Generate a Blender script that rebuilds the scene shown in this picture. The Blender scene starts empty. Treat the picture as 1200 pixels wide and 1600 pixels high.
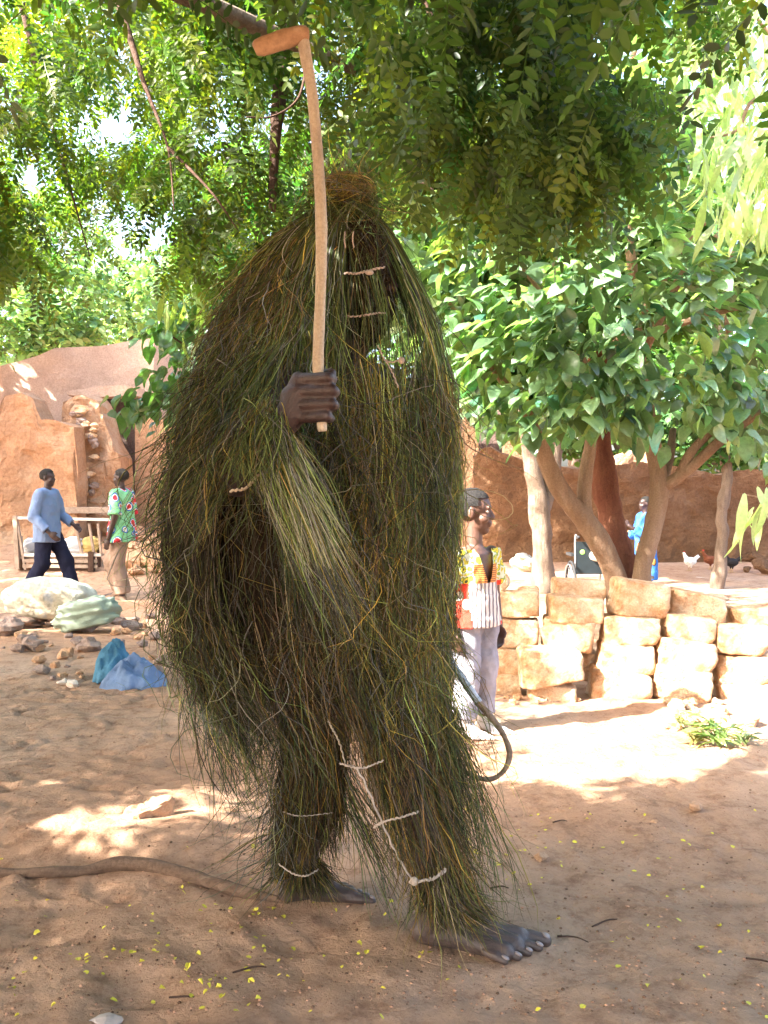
import bpy, math, random
import numpy as np
from mathutils import Vector, Matrix

rng = np.random.default_rng(7)
random.seed(7)
SC = bpy.context.scene
COL = SC.collection
R = math.radians

# ------------------------------------------------------------------ camera
F = 1400.0                      # focal length in photo pixels (photo 1200 x 1600)
CAMZ = 1.3
PITCH = math.atan(40 / F)       # horizon a little above the middle
cam = bpy.data.objects.new('camera', bpy.data.cameras.new('camera'))
COL.objects.link(cam)
cam.location = (0, 0, CAMZ)
cam.rotation_euler = (math.pi / 2 - PITCH, 0, 0)
cam.data.sensor_fit = 'VERTICAL'
cam.data.sensor_height = 36.0
cam.data.lens = F / 1600 * 36.0
cam.data.clip_start = 0.05
cam.data.clip_end = 2000
SC.camera = cam

# ------------------------------------------------------------------ light
SUN = np.array([-0.70, -0.37, 0.62]); SUN /= np.linalg.norm(SUN)
w = bpy.data.worlds.new("World"); SC.world = w; w.use_nodes = True
nt = w.node_tree; nt.nodes.clear()
sky = nt.nodes.new('ShaderNodeTexSky'); sky.sky_type = 'NISHITA'; sky.sun_disc = False
sky.sun_elevation = math.asin(SUN[2]); sky.sun_rotation = math.atan2(SUN[0], SUN[1])
sky.air_density = 1.0; sky.dust_density = 6.0; sky.ozone_density = 1.0
bg = nt.nodes.new('ShaderNodeBackground'); bg.inputs['Strength'].default_value = 0.15
wo = nt.nodes.new('ShaderNodeOutputWorld')
nt.links.new(sky.outputs[0], bg.inputs[0]); nt.links.new(bg.outputs[0], wo.inputs[0])
sun = bpy.data.objects.new('sun', bpy.data.lights.new('sun', 'SUN')); COL.objects.link(sun)
sun.data.energy = 4.6; sun.data.angle = R(0.53); sun.data.color = (1.0, 0.95, 0.86)
sun.rotation_euler = Vector(SUN.tolist()).to_track_quat('Z', 'Y').to_euler()
SC.view_settings.view_transform = 'Standard'; SC.view_settings.look = 'None'
SC.view_settings.gamma = 1.0; SC.view_settings.use_curve_mapping = False
SC.view_settings.exposure = 3.3
SC.render.engine = 'CYCLES'
SC.cycles.max_bounces = 8; SC.cycles.transmission_bounces = 6; SC.cycles.diffuse_bounces = 5

# ------------------------------------------------------------------ helpers
cp, sp = math.cos(PITCH), math.sin(PITCH)
def P(px, py, Y):
    """world point at distance Y in front that the photograph shows at px, py"""
    dx = (px - 600) / F; dz = -(py - 800) / F
    d = np.array([dx, cp + dz * sp, dz * cp - sp])
    return np.array([0, 0, CAMZ]) + d * (Y / d[1])
def PX(p):
    p = np.asarray(p, float); q = p - np.array([0, 0, CAMZ])
    yy = q[..., 1] * cp - q[..., 2] * sp; zz = q[..., 1] * sp + q[..., 2] * cp
    return 600 + F * q[..., 0] / yy, 800 - F * zz / yy

def _h(ix, iy, iz, seed):
    n = (ix * 374761393 + iy * 668265263 + iz * 2147483647 % 1000003 * 7919 + seed * 144665) & 0xffffffff
    n = ((n ^ (n >> 13)) * 1274126177) & 0xffffffff
    n = n ^ (n >> 16)
    return (n & 0xffff) / 32767.5 - 1.0
def vnoise(p, seed=0):
    p = np.asarray(p, float); i = np.floor(p).astype(np.int64); f = p - i; f = f * f * (3 - 2 * f)
    r = 0
    for a in (0, 1):
        for b in (0, 1):
            for c in (0, 1):
                wgt = (f[..., 0] if a else 1 - f[..., 0]) * (f[..., 1] if b else 1 - f[..., 1]) * (f[..., 2] if c else 1 - f[..., 2])
                r = r + wgt * _h(i[..., 0] + a, i[..., 1] + b, (i[..., 2] + c) * 31, seed)
    return r
def fbm(p, seed=0, octv=4, lac=2.03, gain=0.5):
    p = np.asarray(p, float); s = 0; a = 1.0
    for k in range(octv):
        s = s + a * vnoise(p, seed + k * 17); p = p * lac + 5.3; a *= gain
    return s

def mesh_np(name, V, F_, cols=None, smooth=False, matidx=None):
    V = np.asarray(V, np.float32); F_ = np.asarray(F_, np.int32)
    me = bpy.data.meshes.new(name); k = F_.shape[1]
    me.vertices.add(len(V)); me.vertices.foreach_set('co', V.ravel())
    me.loops.add(F_.size); me.loops.foreach_set('vertex_index', F_.ravel())
    me.polygons.add(len(F_)); me.polygons.foreach_set('loop_start', np.arange(0, F_.size, k, dtype=np.int32))
    me.polygons.foreach_set('loop_total', np.full(len(F_), k, np.int32))
    if smooth: me.polygons.foreach_set('use_smooth', np.ones(len(F_), bool))
    if matidx is not None: me.polygons.foreach_set('material_index', np.asarray(matidx, np.int32))
    me.update(calc_edges=True)
    if cols is not None:
        a = me.color_attributes.new('Col', 'FLOAT_COLOR', 'POINT')
        c = np.ones((len(V), 4), np.float32); c[:, :3] = cols
        a.data.foreach_set('color', c.ravel())
    me.validate()
    return me
def obj(name, me, mat=None, parent=None, **props):
    o = bpy.data.objects.new(name, me); COL.objects.link(o)
    if mat is not None and me is not None and not me.materials:
        for m in (mat if isinstance(mat, (list, tuple)) else [mat]): me.materials.append(m)
    if parent is not None:
        o.parent = parent
        o.matrix_parent_inverse = Matrix.Translation(parent.location).inverted()
    for k, v in props.items(): o[k] = v
    return o
def tag(o, label, cat, group=None):
    o['label'] = label; o['category'] = cat
    if group: o['group'] = group
    return o
def empty(name, loc, label=None, cat=None, group=None):
    o = bpy.data.objects.new(name, None); COL.objects.link(o); o.location = tuple(float(v) for v in loc)
    o.empty_display_size = 0.1
    if label: tag(o, label, cat, group)
    return o

# ---- terrain
def terrain(x, y):
    x = np.asarray(x, float); y = np.asarray(y, float)
    zl = np.interp(y, [-200, 4.5, 6, 9, 11.7, 13, 15, 17, 20, 200], [0, 0, -.06, -.13, -.2, .0, .35, .6, .7, .7])
    zr = np.interp(y, [-200, 4.5, 6, 9, 11.7, 17, 21, 200], [0, 0, -.05, -.13, -.2, -.16, 0, 0])
    t = np.clip((x + 1.2) / 2.4, 0, 1); t = t * t * (3 - 2 * t)
    z = zl * (1 - t) + zr * t
    p = np.stack([x, y, np.zeros_like(x)], -1)
    near = np.clip(1 - np.abs(y) / 40, 0.1, 1)
    z = z + near * (0.018 * fbm(p * 0.9, 3, 3))
    return z
def ground_at(px, py):
    """where the ray through photo pixel px, py meets the ground"""
    Y = 2.0
    d = P(px, py, 1.0) - np.array([0, 0, CAMZ])
    for Y in np.arange(1.5, 60, 0.02):
        q = np.array([0, 0, CAMZ]) + d * Y
        if q[2] <= terrain(q[0], q[1]): return q
    return q

# ---- materials
def mat(name, build):
    m = bpy.data.materials.new(name); m.use_nodes = True
    t = m.node_tree; b = t.nodes['Principled BSDF']
    build(t, b); return m
def N(t, kind, **kw):
    n = t.nodes.new(kind)
    for k, v in kw.items():
        if k in n.inputs: n.inputs[k].default_value = v
        else: setattr(n, k, v)
    return n
def ramp(t, fac, stops):
    r = t.nodes.new('ShaderNodeValToRGB'); e = r.color_ramp.elements
    while len(e) < len(stops): e.new(0.5)
    for i, (p, c) in enumerate(stops):
        e[i].position = p; e[i].color = (*c, 1)
    t.links.new(fac, r.inputs[0]); return r
def noise(t, scale, detail=6, rough=0.6, coord='Object', stretch=None, dist=0):
    tc = t.nodes.new('ShaderNodeTexCoord'); n = N(t, 'ShaderNodeTexNoise', Scale=scale, Detail=detail, Roughness=rough, Distortion=dist)
    if stretch:
        mp = t.nodes.new('ShaderNodeMapping'); mp.inputs['Scale'].default_value = stretch
        t.links.new(tc.outputs[coord], mp.inputs[0]); t.links.new(mp.outputs[0], n.inputs[0])
    else: t.links.new(tc.outputs[coord], n.inputs[0])
    return n
def bump(t, b, h, strength=0.4, dist=0.02):
    n = N(t, 'ShaderNodeBump', Strength=strength, Distance=dist)
    t.links.new(h, n.inputs['Height']); t.links.new(n.outputs[0], b.inputs['Normal']); return n
def earthy(name, stops, scale=3, bs=14, bstr=0.6, bdist=0.02, rough=0.95, mixattr=False, stretch=None, extra=None):
    def f(t, b):
        n = noise(t, scale, 8, 0.65, stretch=stretch); r = ramp(t, n.outputs[0], stops)
        col = r.outputs[0]
        n3 = noise(t, bs * 3, 4, 0.7)
        mx = N(t, 'ShaderNodeMix', data_type='RGBA', blend_type='MULTIPLY'); mx.inputs[0].default_value = 0.8
        r3 = ramp(t, n3.outputs[0], [(0.3, (0.72, 0.68, 0.66)), (0.6, (1.08, 1.08, 1.08))])
        t.links.new(col, mx.inputs[6]); t.links.new(r3.outputs[0], mx.inputs[7]); col = mx.outputs[2]
        t.links.new(col, b.inputs['Base Color'])
        n2 = noise(t, bs, 10, 0.7)
        bump(t, b, n2.outputs[0], bstr, bdist)
        b.inputs['Roughness'].default_value = rough
        b.inputs['Specular IOR Level'].default_value = 0.15
    return mat(name, f)
def attrmat(name, rough=0.6, spec=0.3, transl=0.0, var=0.0, vscale=60):
    def f(t, b):
        a = t.nodes.new('ShaderNodeAttribute'); a.attribute_name = 'Col'
        col = a.outputs['Color']
        if var:
            n = noise(t, vscale, 4); r = ramp(t, n.outputs[0], [(0.3, (1 - var,) * 3), (0.7, (1 + var,) * 3)])
            mx = N(t, 'ShaderNodeMix', data_type='RGBA', blend_type='MULTIPLY'); mx.inputs[0].default_value = 1
            t.links.new(col, mx.inputs[6]); t.links.new(r.outputs[0], mx.inputs[7]); col = mx.outputs[2]
        t.links.new(col, b.inputs['Base Color'])
        b.inputs['Roughness'].default_value = rough; b.inputs['Specular IOR Level'].default_value = spec
        if transl:
            tr = t.nodes.new('ShaderNodeBsdfTranslucent')
            hs = N(t, 'ShaderNodeMix', data_type='RGBA', blend_type='MULTIPLY'); hs.inputs[0].default_value = 1
            hs.inputs[7].default_value = (2.2, 2.3, 0.75, 1)
            t.links.new(col, hs.inputs[6]); t.links.new(hs.outputs[2], tr.inputs[0])
            ms = t.nodes.new('ShaderNodeMixShader'); ms.inputs[0].default_value = transl
            out = t.nodes['Material Output']
            t.links.new(b.outputs[0], ms.inputs[1]); t.links.new(tr.outputs[0], ms.inputs[2]); t.links.new(ms.outputs[0], out.inputs[0])
    return mat(name, f)
def plain(name, c, rough=0.7, spec=0.3, var=0.15, scale=20, bs=0, bstr=0.3, bdist=0.004, metal=0):
    def f(t, b):
        n = noise(t, scale, 5)
        r = ramp(t, n.outputs[0], [(0.3, tuple(v * (1 - var) for v in c)), (0.7, tuple(v * (1 + var) for v in c))])
        t.links.new(r.outputs[0], b.inputs['Base Color'])
        b.inputs['Roughness'].default_value = rough; b.inputs['Specular IOR Level'].default_value = spec
        b.inputs['Metallic'].default_value = metal
        if bs: bump(t, b, noise(t, bs, 6).outputs[0], bstr, bdist)
    return mat(name, f)

def ground_mat(t, b):
    n1 = noise(t, 0.55, 7, 0.6); r1 = ramp(t, n1.outputs[0], [(0.3, (0.33, 0.18, 0.105)), (0.5, (0.41, 0.25, 0.16)), (0.7, (0.49, 0.34, 0.245))])
    n2 = noise(t, 9, 8, 0.75); r2 = ramp(t, n2.outputs[0], [(0.34, (0.58, 0.50, 0.46)), (0.5, (1, 1, 1)), (0.68, (1.18, 1.17, 1.16))])
    n3 = noise(t, 90, 4, 0.8); r3 = ramp(t, n3.outputs[0], [(0.30, (0.5, 0.42, 0.4)), (0.42, (1, 1, 1)), (0.7, (1.05, 1.05, 1.05))])
    m1 = N(t, 'ShaderNodeMix', data_type='RGBA', blend_type='MULTIPLY'); m1.inputs[0].default_value = 0.9
    m2 = N(t, 'ShaderNodeMix', data_type='RGBA', blend_type='MULTIPLY'); m2.inputs[0].default_value = 0.7
    t.links.new(r1.outputs[0], m1.inputs[6]); t.links.new(r2.outputs[0], m1.inputs[7])
    t.links.new(m1.outputs[2], m2.inputs[6]); t.links.new(r3.outputs[0], m2.inputs[7])
    t.links.new(m2.outputs[2], b.inputs['Base Color'])
    b.inputs['Roughness'].default_value = 0.95; b.inputs['Specular IOR Level'].default_value = 0.12
    nb = noise(t, 22, 10, 0.72)
    tc = t.nodes.new('ShaderNodeTexCoord'); vo = N(t, 'ShaderNodeTexVoronoi', feature='DISTANCE_TO_EDGE', Scale=5.5)
    nd = noise(t, 4, 4); mv = N(t, 'ShaderNodeMix', data_type='RGBA', blend_type='LINEAR_LIGHT'); mv.inputs[0].default_value = 0.12
    t.links.new(tc.outputs['Object'], mv.inputs[6]); t.links.new(nd.outputs[1], mv.inputs[7]); t.links.new(mv.outputs[2], vo.inputs['Vector'])
    rv = ramp(t, vo.outputs['Distance'], [(0.0, (0, 0, 0)), (0.06, (1, 1, 1))])
    ad = N(t, 'ShaderNodeMath', operation='MULTIPLY_ADD'); ad.inputs[1].default_value = 0.14
    t.links.new(rv.outputs[0], ad.inputs[0]); t.links.new(nb.outputs[0], ad.inputs[2])
    bp = bump(t, b, ad.outputs[0], 0.95, 0.026); n9 = noise(t, 70, 6, .75); b9 = N(t, 'ShaderNodeBump', Strength=.7, Distance=.006)
    t.links.new(n9.outputs[0], b9.inputs['Height']); t.links.new(bp.outputs[0], b9.inputs['Normal']); t.links.new(b9.outputs[0], b.inputs['Normal'])
M_ground = mat('dry red earth', ground_mat)
M_block = earthy('sun dried mud block', [(0.34, (0.42, 0.19, 0.075)), (0.45, (0.56, 0.33, 0.18)), (0.6, (0.66, 0.50, 0.34))], 6, 26, 1.0, 0.035)
def brickbump(m, sc=3.0):
    t = m.node_tree; b = t.nodes['Principled BSDF']; tc = t.nodes.new('ShaderNodeTexCoord'); mp = t.nodes.new('ShaderNodeMapping'); mp.inputs['Rotation'].default_value = (R(90), 0, 0)
    nd = noise(t, 3, 4); mv = N(t, 'ShaderNodeMix', data_type='RGBA', blend_type='LINEAR_LIGHT'); mv.inputs[0].default_value = .06
    t.links.new(tc.outputs['Object'], mv.inputs[6]); t.links.new(nd.outputs[1], mv.inputs[7]); t.links.new(mv.outputs[2], mp.inputs[0])
    br = t.nodes.new('ShaderNodeTexBrick'); br.inputs['Scale'].default_value = sc; br.inputs['Mortar Size'].default_value = .03; br.inputs['Mortar Smooth'].default_value = .8
    br.inputs['Color1'].default_value = (1, 1, 1, 1); br.inputs['Color2'].default_value = (.7, .7, .7, 1); br.inputs['Mortar'].default_value = (0, 0, 0, 1)
    t.links.new(mp.outputs[0], br.inputs[0]); msk = ramp(t, noise(t, 1.1, 4).outputs[0], [(.42, (0, 0, 0)), (.6, (1, 1, 1))])
    mu = N(t, 'ShaderNodeMath', operation='MULTIPLY'); t.links.new(br.outputs[0], mu.inputs[0]); t.links.new(msk.outputs[0], mu.inputs[1])
    old = b.inputs['Normal'].links[0].from_node; bp = N(t, 'ShaderNodeBump', Strength=.4, Distance=.04); t.links.new(mu.outputs[0], bp.inputs['Height']); t.links.new(old.outputs[0], bp.inputs['Normal']); t.links.new(bp.outputs[0], b.inputs['Normal'])
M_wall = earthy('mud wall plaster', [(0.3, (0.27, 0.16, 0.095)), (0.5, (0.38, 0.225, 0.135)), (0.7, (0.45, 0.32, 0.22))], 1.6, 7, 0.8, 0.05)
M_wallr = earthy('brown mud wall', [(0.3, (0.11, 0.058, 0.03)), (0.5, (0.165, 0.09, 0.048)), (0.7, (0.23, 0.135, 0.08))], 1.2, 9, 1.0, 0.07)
M_plaster = earthy('weathered pink plaster', [(0.28, (0.33, 0.22, 0.17)), (0.45, (0.50, 0.35, 0.27)), (0.75, (0.60, 0.43, 0.33))], 0.9, 12, 0.6, 0.03)
brickbump(M_wall); brickbump(M_wallr)
M_dark = earthy('shade dark mud', [(0.3, (0.07, 0.05, 0.045)), (0.7, (0.16, 0.11, 0.09))], 3, 12, 0.9, 0.04)  # shade inside the recess and window put into the colour
M_stone = earthy('rough stone', [(0.3, (0.18, 0.12, 0.10)), (0.7, (0.34, 0.26, 0.22))], 6, 20, 0.9, 0.02)
M_clod = earthy('earth clod', [(0.3, (0.38, 0.21, 0.12)), (0.7, (0.50, 0.32, 0.2))], 9, 40, 0.9, 0.015)
M_rootm = earthy('earth crusted root', [(0.3, (0.10, 0.06, 0.04)), (0.7, (0.20, 0.13, 0.09))], 9, 30, 0.9, 0.02, stretch=(1, 6, 6))
def barkm(name, a, c, sc=6, st=(1, 1, 0.25)):
    return earthy(name, [(0.3, a), (0.7, c)], sc, 26, 0.9, 0.02, stretch=st)
def barkb(m):
    t = m.node_tree; b = t.nodes['Principled BSDF']; old = b.inputs['Normal'].links[0].from_node; n = noise(t, 28, 5, .7, stretch=(1, 1, .12)); bp = N(t, 'ShaderNodeBump', Strength=.8, Distance=.03); t.links.new(n.outputs[0], bp.inputs['Height']); t.links.new(old.outputs[0], bp.inputs['Normal']); t.links.new(bp.outputs[0], b.inputs['Normal'])
M_bark = barkm('smooth tan bark', (0.22, 0.13, 0.08), (0.36, 0.25, 0.17))
M_barkr = barkm('red brown bark', (0.13, 0.045, 0.028), (0.23, 0.10, 0.06), 10)
M_barkg = barkm('grey bark', (0.11, 0.08, 0.06), (0.22, 0.17, 0.135), 9)
barkb(M_bark); barkb(M_barkr); barkb(M_barkg)
M_barkd = barkm('dark branch bark', (0.05, 0.03, 0.022), (0.10, 0.06, 0.045), 9)
M_leaf = attrmat('feathery leaf', 0.45, 0.4, 0.5)
M_broad = attrmat('broad leaf', 0.3, 0.75, 0.36, 0.2, 45)
M_far = attrmat('far foliage', 0.55, 0.3, 0.35)
M_straw = attrmat('grass fibre', 0.6, 0.25, 0.12)
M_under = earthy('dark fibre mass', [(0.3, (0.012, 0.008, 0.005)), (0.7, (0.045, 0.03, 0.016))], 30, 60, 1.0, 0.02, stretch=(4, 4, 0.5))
def skinm(name, a, c):
    def f(t, b):
        n = noise(t, 30, 6); r = ramp(t, n.outputs[0], [(0.3, a), (0.7, c)]); t.links.new(r.outputs[0], b.inputs['Base Color'])
        b.inputs['Roughness'].default_value = 0.48; b.inputs['Specular IOR Level'].default_value = 0.45
        bump(t, b, noise(t, 110, 7, .7).outputs[0], 0.55, 0.004)
    return mat(name, f)
M_skin = skinm('dark skin', (0.022, 0.011, 0.011), (0.040, 0.021, 0.020))
M_skind = skinm('dusty dark skin', (0.040, 0.026, 0.024), (0.075, 0.050, 0.044))
M_skinc = skinm('warm dark skin', (0.07, 0.032, 0.022), (0.11, 0.055, 0.038))
M_hair = plain('short black hair', (0.018, 0.016, 0.015), 0.85, 0.2, 0.4, 120, 200, 1.0, 0.01)
M_staff = earthy('peeled pale wood', [(0.3, (0.27, 0.215, 0.15)), (0.55, (0.42, 0.36, 0.27)), (0.75, (0.50, 0.45, 0.36))], 26, 60, 0.5, 0.006, 0.6, stretch=(1, 1, 0.09))
M_staffh = earthy('orange wood', [(0.3, (0.26, 0.15, 0.08)), (0.7, (0.38, 0.24, 0.14))], 14, 30, 0.3, 0.004, 0.55, stretch=(0.3, 1, 1))
M_cord = plain('twisted pale cord', (0.34, 0.28, 0.23), 0.9, 0.1, 0.25, 60)
M_wood = earthy('grey weathered wood', [(0.3, (0.22, 0.16, 0.12)), (0.7, (0.38, 0.30, 0.24))], 10, 30, 0.5, 0.01)
M_metal = plain('dull steel', (0.35, 0.36, 0.38), 0.4, 0.5, 0.2, 20, metal=0.7)
M_rubber = plain('black rubber', (0.02, 0.02, 0.022), 0.7, 0.3, 0.3)
M_yleaf = plain('yellow leaflet', (0.60, 0.50, 0.05), 0.6, 0.3, 0.2, 30)

# ---- tubes from many centre lines at once
def strands(C, rad, cols, sides=3, tipcol=None):
    """C (n,k,3) centre lines, rad (n,) or (n,k), cols (n,3) -> V,F,colours"""
    n, k, _ = C.shape
    rad = np.broadcast_to(rad[:, None] if np.ndim(rad) == 1 else rad, (n, k))
    T = np.gradient(C, axis=1); T /= np.linalg.norm(T, axis=2, keepdims=True) + 1e-9
    ref = np.array([0.31, 0.93, 0.17]); A = np.cross(T, ref); A /= np.linalg.norm(A, axis=2, keepdims=True) + 1e-9
    B = np.cross(T, A)
    ang = np.arange(sides) * 2 * math.pi / sides
    V = C[:, :, None, :] + rad[:, :, None, None] * (np.cos(ang)[None, None, :, None] * A[:, :, None, :] + np.sin(ang)[None, None, :, None] * B[:, :, None, :])
    idx = np.arange(n * k * sides).reshape(n, k, sides); nx = np.roll(idx, -1, axis=2)
    Fq = np.stack([idx[:, :-1], nx[:, :-1], nx[:, 1:], idx[:, 1:]], -1).reshape(-1, 4)
    cc = np.repeat(cols[:, None, :], k * sides, axis=1).reshape(-1, 3) if cols.ndim == 2 else np.repeat(cols, sides, axis=1).reshape(-1, 3)
    return V.reshape(-1, 3), Fq, cc
def spline(pts, n=40):
    pts = np.asarray(pts, float); m = len(pts)
    t = np.linspace(0, m - 1, n); out = []
    ext = np.vstack([2 * pts[0] - pts[1], pts, 2 * pts[-1] - pts[-2]])
    for u in t:
        i = min(int(u), m - 2); f = u - i; p0, p1, p2, p3 = ext[i:i + 4]
        out.append(0.5 * ((2 * p1) + (-p0 + p2) * f + (2 * p0 - 5 * p1 + 4 * p2 - p3) * f * f + (-p0 + 3 * p1 - 3 * p2 + p3) * f ** 3))
    return np.array(out)
def tube_mesh(name, pts, radii, n=30, sides=10, rough=0.0, seed=0, cols=None, nfreq=6):
    c = spline(pts, n) if len(pts) > 2 else np.linspace(pts[0], pts[1], n)
    radii = np.asarray(radii, float); rr = np.interp(np.linspace(0, 1, n), np.linspace(0, 1, len(radii)), radii)
    rr[0] *= 0.9; V, Fq, _ = strands(c[None], rr[None], np.zeros((1, 3)), sides)
    if rough:
        ctr = np.repeat(c, sides, axis=0); d = V - ctr
        V = ctr + d * (1 + rough * fbm(V * nfreq, seed, 3))[:, None]
    V = np.vstack([V, c[0], c[-1]]); a = len(V) - 2
    cap = []
    for i in range(sides):
        j = (i + 1) % sides; cap.append([a, j, i, i]); L = (n - 1) * sides; cap.append([a + 1, L + i, L + j, L + j])
    tris = np.array(cap)
    me = bpy.data.meshes.new(name)
    me.from_pydata(V.tolist(), [], Fq.tolist() + [c_[:3] for c_ in tris.tolist()])
    for p in me.polygons: p.use_smooth = True
    if cols is not None:
        at = me.color_attributes.new('Col', 'FLOAT_COLOR', 'POINT')
        at.data.foreach_set('color', np.tile(np.array([*cols, 1.0], np.float32), len(V)))
    return me
def join_raw(parts):
    Vs, Fs, o = [], [], 0
    for V, F_ in parts:
        Vs.append(np.asarray(V, float)); Fs += [[i + o for i in f] for f in F_]; o += len(V)
    return np.vstack(Vs), Fs
def mesh_py(name, V, F_, smooth=False):
    me = bpy.data.meshes.new(name); me.from_pydata(np.asarray(V).tolist(), [], [list(map(int, f)) for f in F_])
    if smooth:
        for p in me.polygons: p.use_smooth = True
    me.update(); return me
def box_raw(c, s, rot=None):
    c = np.asarray(c, float); s = np.asarray(s, float) / 2
    V = np.array([[x, y, z] for z in (-1, 1) for y in (-1, 1) for x in (-1, 1)], float) * s
    if rot is not None: V = V @ np.array(rot).T
    return V + c, [[0, 2, 3, 1], [4, 5, 7, 6], [0, 1, 5, 4], [2, 6, 7, 3], [1, 3, 7, 5], [0, 4, 6, 2]]
def rotm(axis, a): return np.array(Matrix.Rotation(a, 3, axis))
def ball_raw(c, r, rot=None, nu=14, nv=10):
    V = [[0, 0, 1]]
    for i in range(1, nv):
        for j in range(nu):
            a, b = math.pi * i / nv, 2 * math.pi * j / nu; V.append([math.sin(a) * math.cos(b), math.sin(a) * math.sin(b), math.cos(a)])
    V.append([0, 0, -1]); Fs = []
    for j in range(nu): Fs.append([0, 1 + j, 1 + (j + 1) % nu])
    for i in range(nv - 2):
        for j in range(nu):
            a = 1 + i * nu; b = a + nu; k = (j + 1) % nu; Fs.append([a + j, b + j, b + k, a + k])
    L = len(V) - 1; a = 1 + (nv - 2) * nu
    for j in range(nu): Fs.append([L, a + (j + 1) % nu, a + j])
    V = np.array(V) * np.asarray(r, float)
    if rot is not None: V = V @ np.array(rot).T
    return V + np.asarray(c, float), Fs
def rock_mesh(name, r, seed, sub=(14, 9), amp=0.3, freq=1.6, facet=0.5):
    V, Fs = ball_raw((0, 0, 0), (1, 1, 1), None, *sub)
    rs = np.random.default_rng(seed)
    for k in range(7):                                      # chop flat faces
        n = rs.normal(size=3); n /= np.linalg.norm(n); h = rs.uniform(0.5, 0.85); d = V @ n
        V = V - np.outer(np.clip(d - h, 0, None) * facet * 1.8, n)
    V = V * (1 + amp * fbm(V * freq + seed, seed, 3))[:, None] * np.asarray(r, float)
    return mesh_py(name, V, Fs, False)

# ---- continuous bodies: overlapping solids fused by a voxel remesh
class Blob:
    def __init__(s): s.parts = []
    def cap(s, p0, p1, r0, r1, n=12):
        p0, p1 = np.asarray(p0, float), np.asarray(p1, float); d = p1 - p0; L = np.linalg.norm(d); d = d / (L + 1e-9)
        ref = np.array([0, 0, 1.0]) if abs(d[2]) < 0.9 else np.array([1.0, 0, 0]); a = np.cross(d, ref); a /= np.linalg.norm(a); b = np.cross(d, a)
        prof = [(-r0 * math.cos(t), r0 * math.sin(t)) for t in np.linspace(0, math.pi / 2, 5)[1:]] + [(L + r1 * math.sin(t), r1 * math.cos(t)) for t in np.linspace(0, math.pi / 2, 5)[:-1]]
        V = [p0 - d * r0]; Fs = []
        for h, r in prof:
            for j in range(n):
                q = 2 * math.pi * j / n; V.append(p0 + d * h + r * (math.cos(q) * a + math.sin(q) * b))
        V.append(p1 + d * r1); K = len(prof); Z = len(V) - 1
        for j in range(n):
            k = (j + 1) % n; Fs.append([0, 1 + k, 1 + j]); Fs.append([Z, 1 + (K - 1) * n + j, 1 + (K - 1) * n + k])
            for i in range(K - 1): Fs.append([1 + i * n + j, 1 + i * n + k, 1 + (i + 1) * n + k, 1 + (i + 1) * n + j])
        s.parts.append((np.array(V), Fs)); return s
    def ell(s, c, r, rot=None): s.parts.append(ball_raw(c, r, rot, 16, 12)); return s
    def chain(s, pts, rs):
        for i in range(len(pts) - 1): s.cap(pts[i], pts[i + 1], rs[i], rs[i + 1])
        return s
    def loft(s, secs, side, n=24):
        """secs: (centre, half width along side, half depth); flat ends"""
        V, Fs = [], []; side = np.asarray(side, float); side /= np.linalg.norm(side)
        cs = [np.asarray(q[0], float) for q in secs]
        for i, q in enumerate(secs):
            d = cs[min(i + 1, len(cs) - 1)] - cs[max(i - 1, 0)]; d /= np.linalg.norm(d)
            u = side - d * (side @ d); u /= np.linalg.norm(u); v = np.cross(d, u)
            for j in range(n):
                a = 2 * math.pi * j / n; V.append(cs[i] + u * q[1] * math.cos(a) + v * q[2] * math.sin(a))
        K = len(secs); V += [cs[0], cs[-1]]; A, B_ = K * n, K * n + 1
        for j in range(n):
            k = (j + 1) % n; Fs.append([A, k, j]); Fs.append([B_, (K - 1) * n + j, (K - 1) * n + k])
            for i in range(K - 1): Fs.append([i * n + j, i * n + k, (i + 1) * n + k, (i + 1) * n + j])
        s.parts.append((np.array(V), Fs)); return s
    def build(s, name, voxel, smooth=4, noise_amp=0, noise_freq=12, seed=0, stretch=(1, 1, 1)):
        V, Fs = join_raw(s.parts); me = mesh_py(name + '_raw', V, Fs)
        o = bpy.data.objects.new('tmp', me); COL.objects.link(o)
        m = o.modifiers.new('r', 'REMESH'); m.mode = 'VOXEL'; m.voxel_size = voxel; m.use_smooth_shade = True
        if smooth:
            m = o.modifiers.new('s', 'SMOOTH'); m.factor = 0.5; m.iterations = smooth
        dg = bpy.context.evaluated_depsgraph_get(); out = bpy.data.meshes.new_from_object(o.evaluated_get(dg))
        bpy.data.objects.remove(o); bpy.data.meshes.remove(me); out.name = name
        if noise_amp:
            k = len(out.vertices); co = np.empty(k * 3, np.float32); out.vertices.foreach_get('co', co); co = co.reshape(-1, 3)
            no = np.empty(k * 3, np.float32); out.vertices.foreach_get('normal', no); no = no.reshape(-1, 3)
            co = co + no * (noise_amp * fbm(co * noise_freq * np.array(stretch), seed, 3))[:, None]
            out.vertices.foreach_set('co', co.astype(np.float32).ravel()); out.update()
        for p in out.polygons: p.use_smooth = True
        return out

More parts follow.
